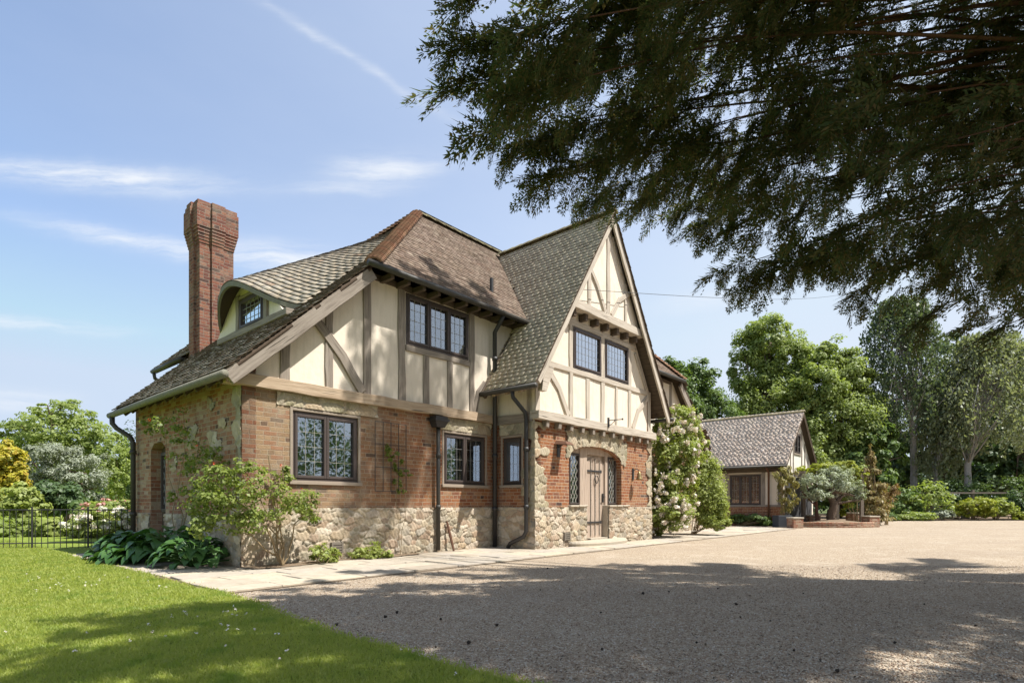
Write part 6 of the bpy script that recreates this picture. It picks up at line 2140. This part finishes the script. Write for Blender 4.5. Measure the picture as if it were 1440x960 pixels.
def grass():
    n = 420000
    d = 2.6 + 12.5 * gG.random(n) ** 1.6
    x = d * gG.uniform(-0.98, 0.12, n)
    P = np.stack([x, d, np.zeros(n)], 1)
    X, Y = to_local(P)
    e = np.interp(Y, [p[1] for p in EDGE], [p[0] for p in EDGE])
    k = (X < e + 0.05 * gG.normal(size=n)) & (np.abs(X) < 40)
    P = P[k]
    d = d[k]
    n = len(P)
    h = (0.020 + 0.006 * d / 5) * gG.uniform(0.5, 1.35, n)
    w = (0.0022 + 0.0007 * d) * gG.uniform(0.7, 1.3, n)
    a = gG.uniform(0, 2 * math.pi, n)
    ln = gG.normal(0, 0.55, (n, 2)) * h[:, None]
    V = np.empty((n, 3, 3))
    P[:, 2] = 0.024
    V[:, 0] = P + np.stack([np.cos(a) * w, np.sin(a) * w, np.zeros(n)], 1)
    V[:, 1] = P - np.stack([np.cos(a) * w, np.sin(a) * w, np.zeros(n)], 1)
    V[:, 2] = P + np.stack([ln[:, 0], ln[:, 1], h], 1)
    o = np_mesh('grass', V.reshape(-1, 3), np.arange(3 * n).reshape(n, 3), M['grass'])
    tag(o, 'short mown grass blades of the lawn', 'grass', kind='stuff')
    print('blades', n)


grass()


def pebbles():
    n = 80000
    d = 2.8 + 6.5 * gG.random(n) ** 1.5
    x = d * gG.uniform(-0.55, 0.95, n)
    P = np.stack([x, d, np.zeros(n)], 1)
    X, Y = to_local(P)
    e = np.interp(Y, [p[1] for p in EDGE], [p[0] for p in EDGE])
    k = (X > e + 0.02) & (Y < -2.38)
    P = P[k]
    n = len(P)
    r = gG.uniform(0.003, 0.0078, n)
    O = np.array([(1, 0, 0), (0, 1, 0), (-1, 0, 0), (0, -1, 0), (0, 0, 1), (0, 0, -1)], dtype=float)
    a = gG.uniform(0, 6.28, n)
    c, s = np.cos(a), np.sin(a)
    V = np.empty((n, 6, 3))
    sq = gG.uniform(0.7, 1.4, (n, 3))
    for i in range(6):
        o = O[i] * sq * r[:, None]
        V[:, i, 0] = P[:, 0] + o[:, 0] * c - o[:, 1] * s
        V[:, i, 1] = P[:, 1] + o[:, 0] * s + o[:, 1] * c
        V[:, i, 2] = P[:, 2] + o[:, 2] * 0.7 + r * 0.45
    T_ = np.array([(0, 1, 4), (1, 2, 4), (2, 3, 4), (3, 0, 4), (1, 0, 5), (2, 1, 5), (3, 2, 5), (0, 3, 5)])
    F = (T_[None] + (np.arange(n) * 6)[:, None, None]).reshape(-1, 3)
    tag(np_mesh('loose_pebbles', V.reshape(-1, 3), F, M['pebble'], smooth=True), 'loose pea gravel pebbles on the drive', 'gravel', kind='stuff')


pebbles()


def daisies():
    n = 260
    pts = []
    for (cx, cy, s, k) in ((-2.4, 5.0, 0.25, 16), (-1.1, 5.4, 0.15, 9), (-5.5, 7.0, 0.9, 26), (-1.9, 4.2, 0.4, 7), (-3.9, 6.6, 0.8, 18), (-1.0, 3.9, 0.8, 9), (-2.6, 3.6, 0.9, 9)):
        pts.append(np.stack([cx + gG.normal(0, s, k), cy + gG.normal(0, s * 0.5, k), np.full(k, 0.065)], 1))
    P = np.concatenate(pts)
    X, Y = to_local(P)
    P = P[X < -1.5]
    k = 5
    Q = np.repeat(P, k, 0) + gG.normal(0, 0.006, (len(P) * k, 3))
    V, F = leaf_quads(Q, np.tile([0, -0.3, 1.0], (len(Q), 1)) + 0.2 * rand_unit(len(Q), gG), 0.011, gG, 0.9)
    tag(np_mesh('daisies', V, F, M['petal_white']), 'scattered small white daisies in the lawn', 'daisies', kind='stuff')


daisies()


def litter():
    n = 5200
    d = 2.9 + 6.5 * gG.random(n) ** 1.2
    x = d * gG.uniform(-0.5, 0.95, n)
    keep = np.sin(x * 1.3 + 2 * np.sin(d * 0.9)) + 0.8 * np.sin(d * 2.1 + x * 0.6) + gG.normal(0, 0.8, n) > 0.3
    P = np.stack([x, d, np.full(n, 0.010)], 1)[keep]
    X, Y = to_local(P)
    e = np.interp(Y, [p[1] for p in EDGE], [p[0] for p in EDGE])
    P = P[(X > e + 0.05) & (Y < -2.4)]
    V, F = leaf_quads(P, np.tile([0, 0, 1.0], (len(P), 1)) + 0.35 * rand_unit(len(P), gG), 0.020, gG, 0.35, 0.5)
    tag(np_mesh('leaf_litter', V, F, M['litter']), 'brown needles and bits of twig dropped on the gravel', 'litter', kind='stuff')


litter()
m = MB()
m.lathe((0, 0, 0), [(0.004, 0.0), (0.014, 0.005), (0.019, 0.013), (0.016, 0.022), (0.009, 0.03), (0.003, 0.033)], 8)
for i in range(len(m.v)):
    v = m.v[i]
    m.v[i] = (v[0] * (1 + 0.25 * ((i * 7) % 3 - 1)), v[1] * (1 + 0.2 * ((i * 5) % 3 - 1)), v[2])
cone = None
for (px, py) in ((760, 830), (905, 835), (1010, 828), (846, 862), (1035, 850), (1040, 868), (1084, 874), (560, 862), (620, 872), (475, 879), (540, 868), (770, 800), (848, 914), (1117, 916), (1130, 835), (940, 832), (700, 880), (612, 911), (1260, 905), (1300, 850), (1180, 945), (980, 905), (1370, 880), (660, 905)):
    d = 800 * 1.0 / (py - 709)
    p = ((px - 720) / 800 * d, d, 0.004)
    if cone is None:
        cone = m.build('fallen_cone', M['cone'])
        o = cone
    else:
        o = cone.copy()
        COL.objects.link(o)
    tag(o, 'small dark fallen cone lying on the shaded gravel', 'cone', 'fallen cones on the gravel')
    o.location = p
    o.rotation_euler = (random.uniform(0, 1.2), random.uniform(0, 1.2), random.uniform(0, 6))
    s = random.uniform(0.45, 0.95)
    o.scale = (s, s, s)

# overhead line from the porch gable
wp = [lw(7.05, -1.5, 5.95), at(1000, 405, 24), at(1180, 398, 40), at(1420, 380, 60)]
m = MB()
a_, b_ = Vector(wp[0]), Vector((34, 48, 21))
m.tube([a_.lerp(b_, t_i) + Vector((0, 0, -1.2 * math.sin(math.pi * t_i))) for t_i in np.linspace(0, 1, 24)], 0.007, 5)
tag(m.build('overhead_cable', M['iron']), 'thin overhead cable running from the porch gable across the sky', 'cable')
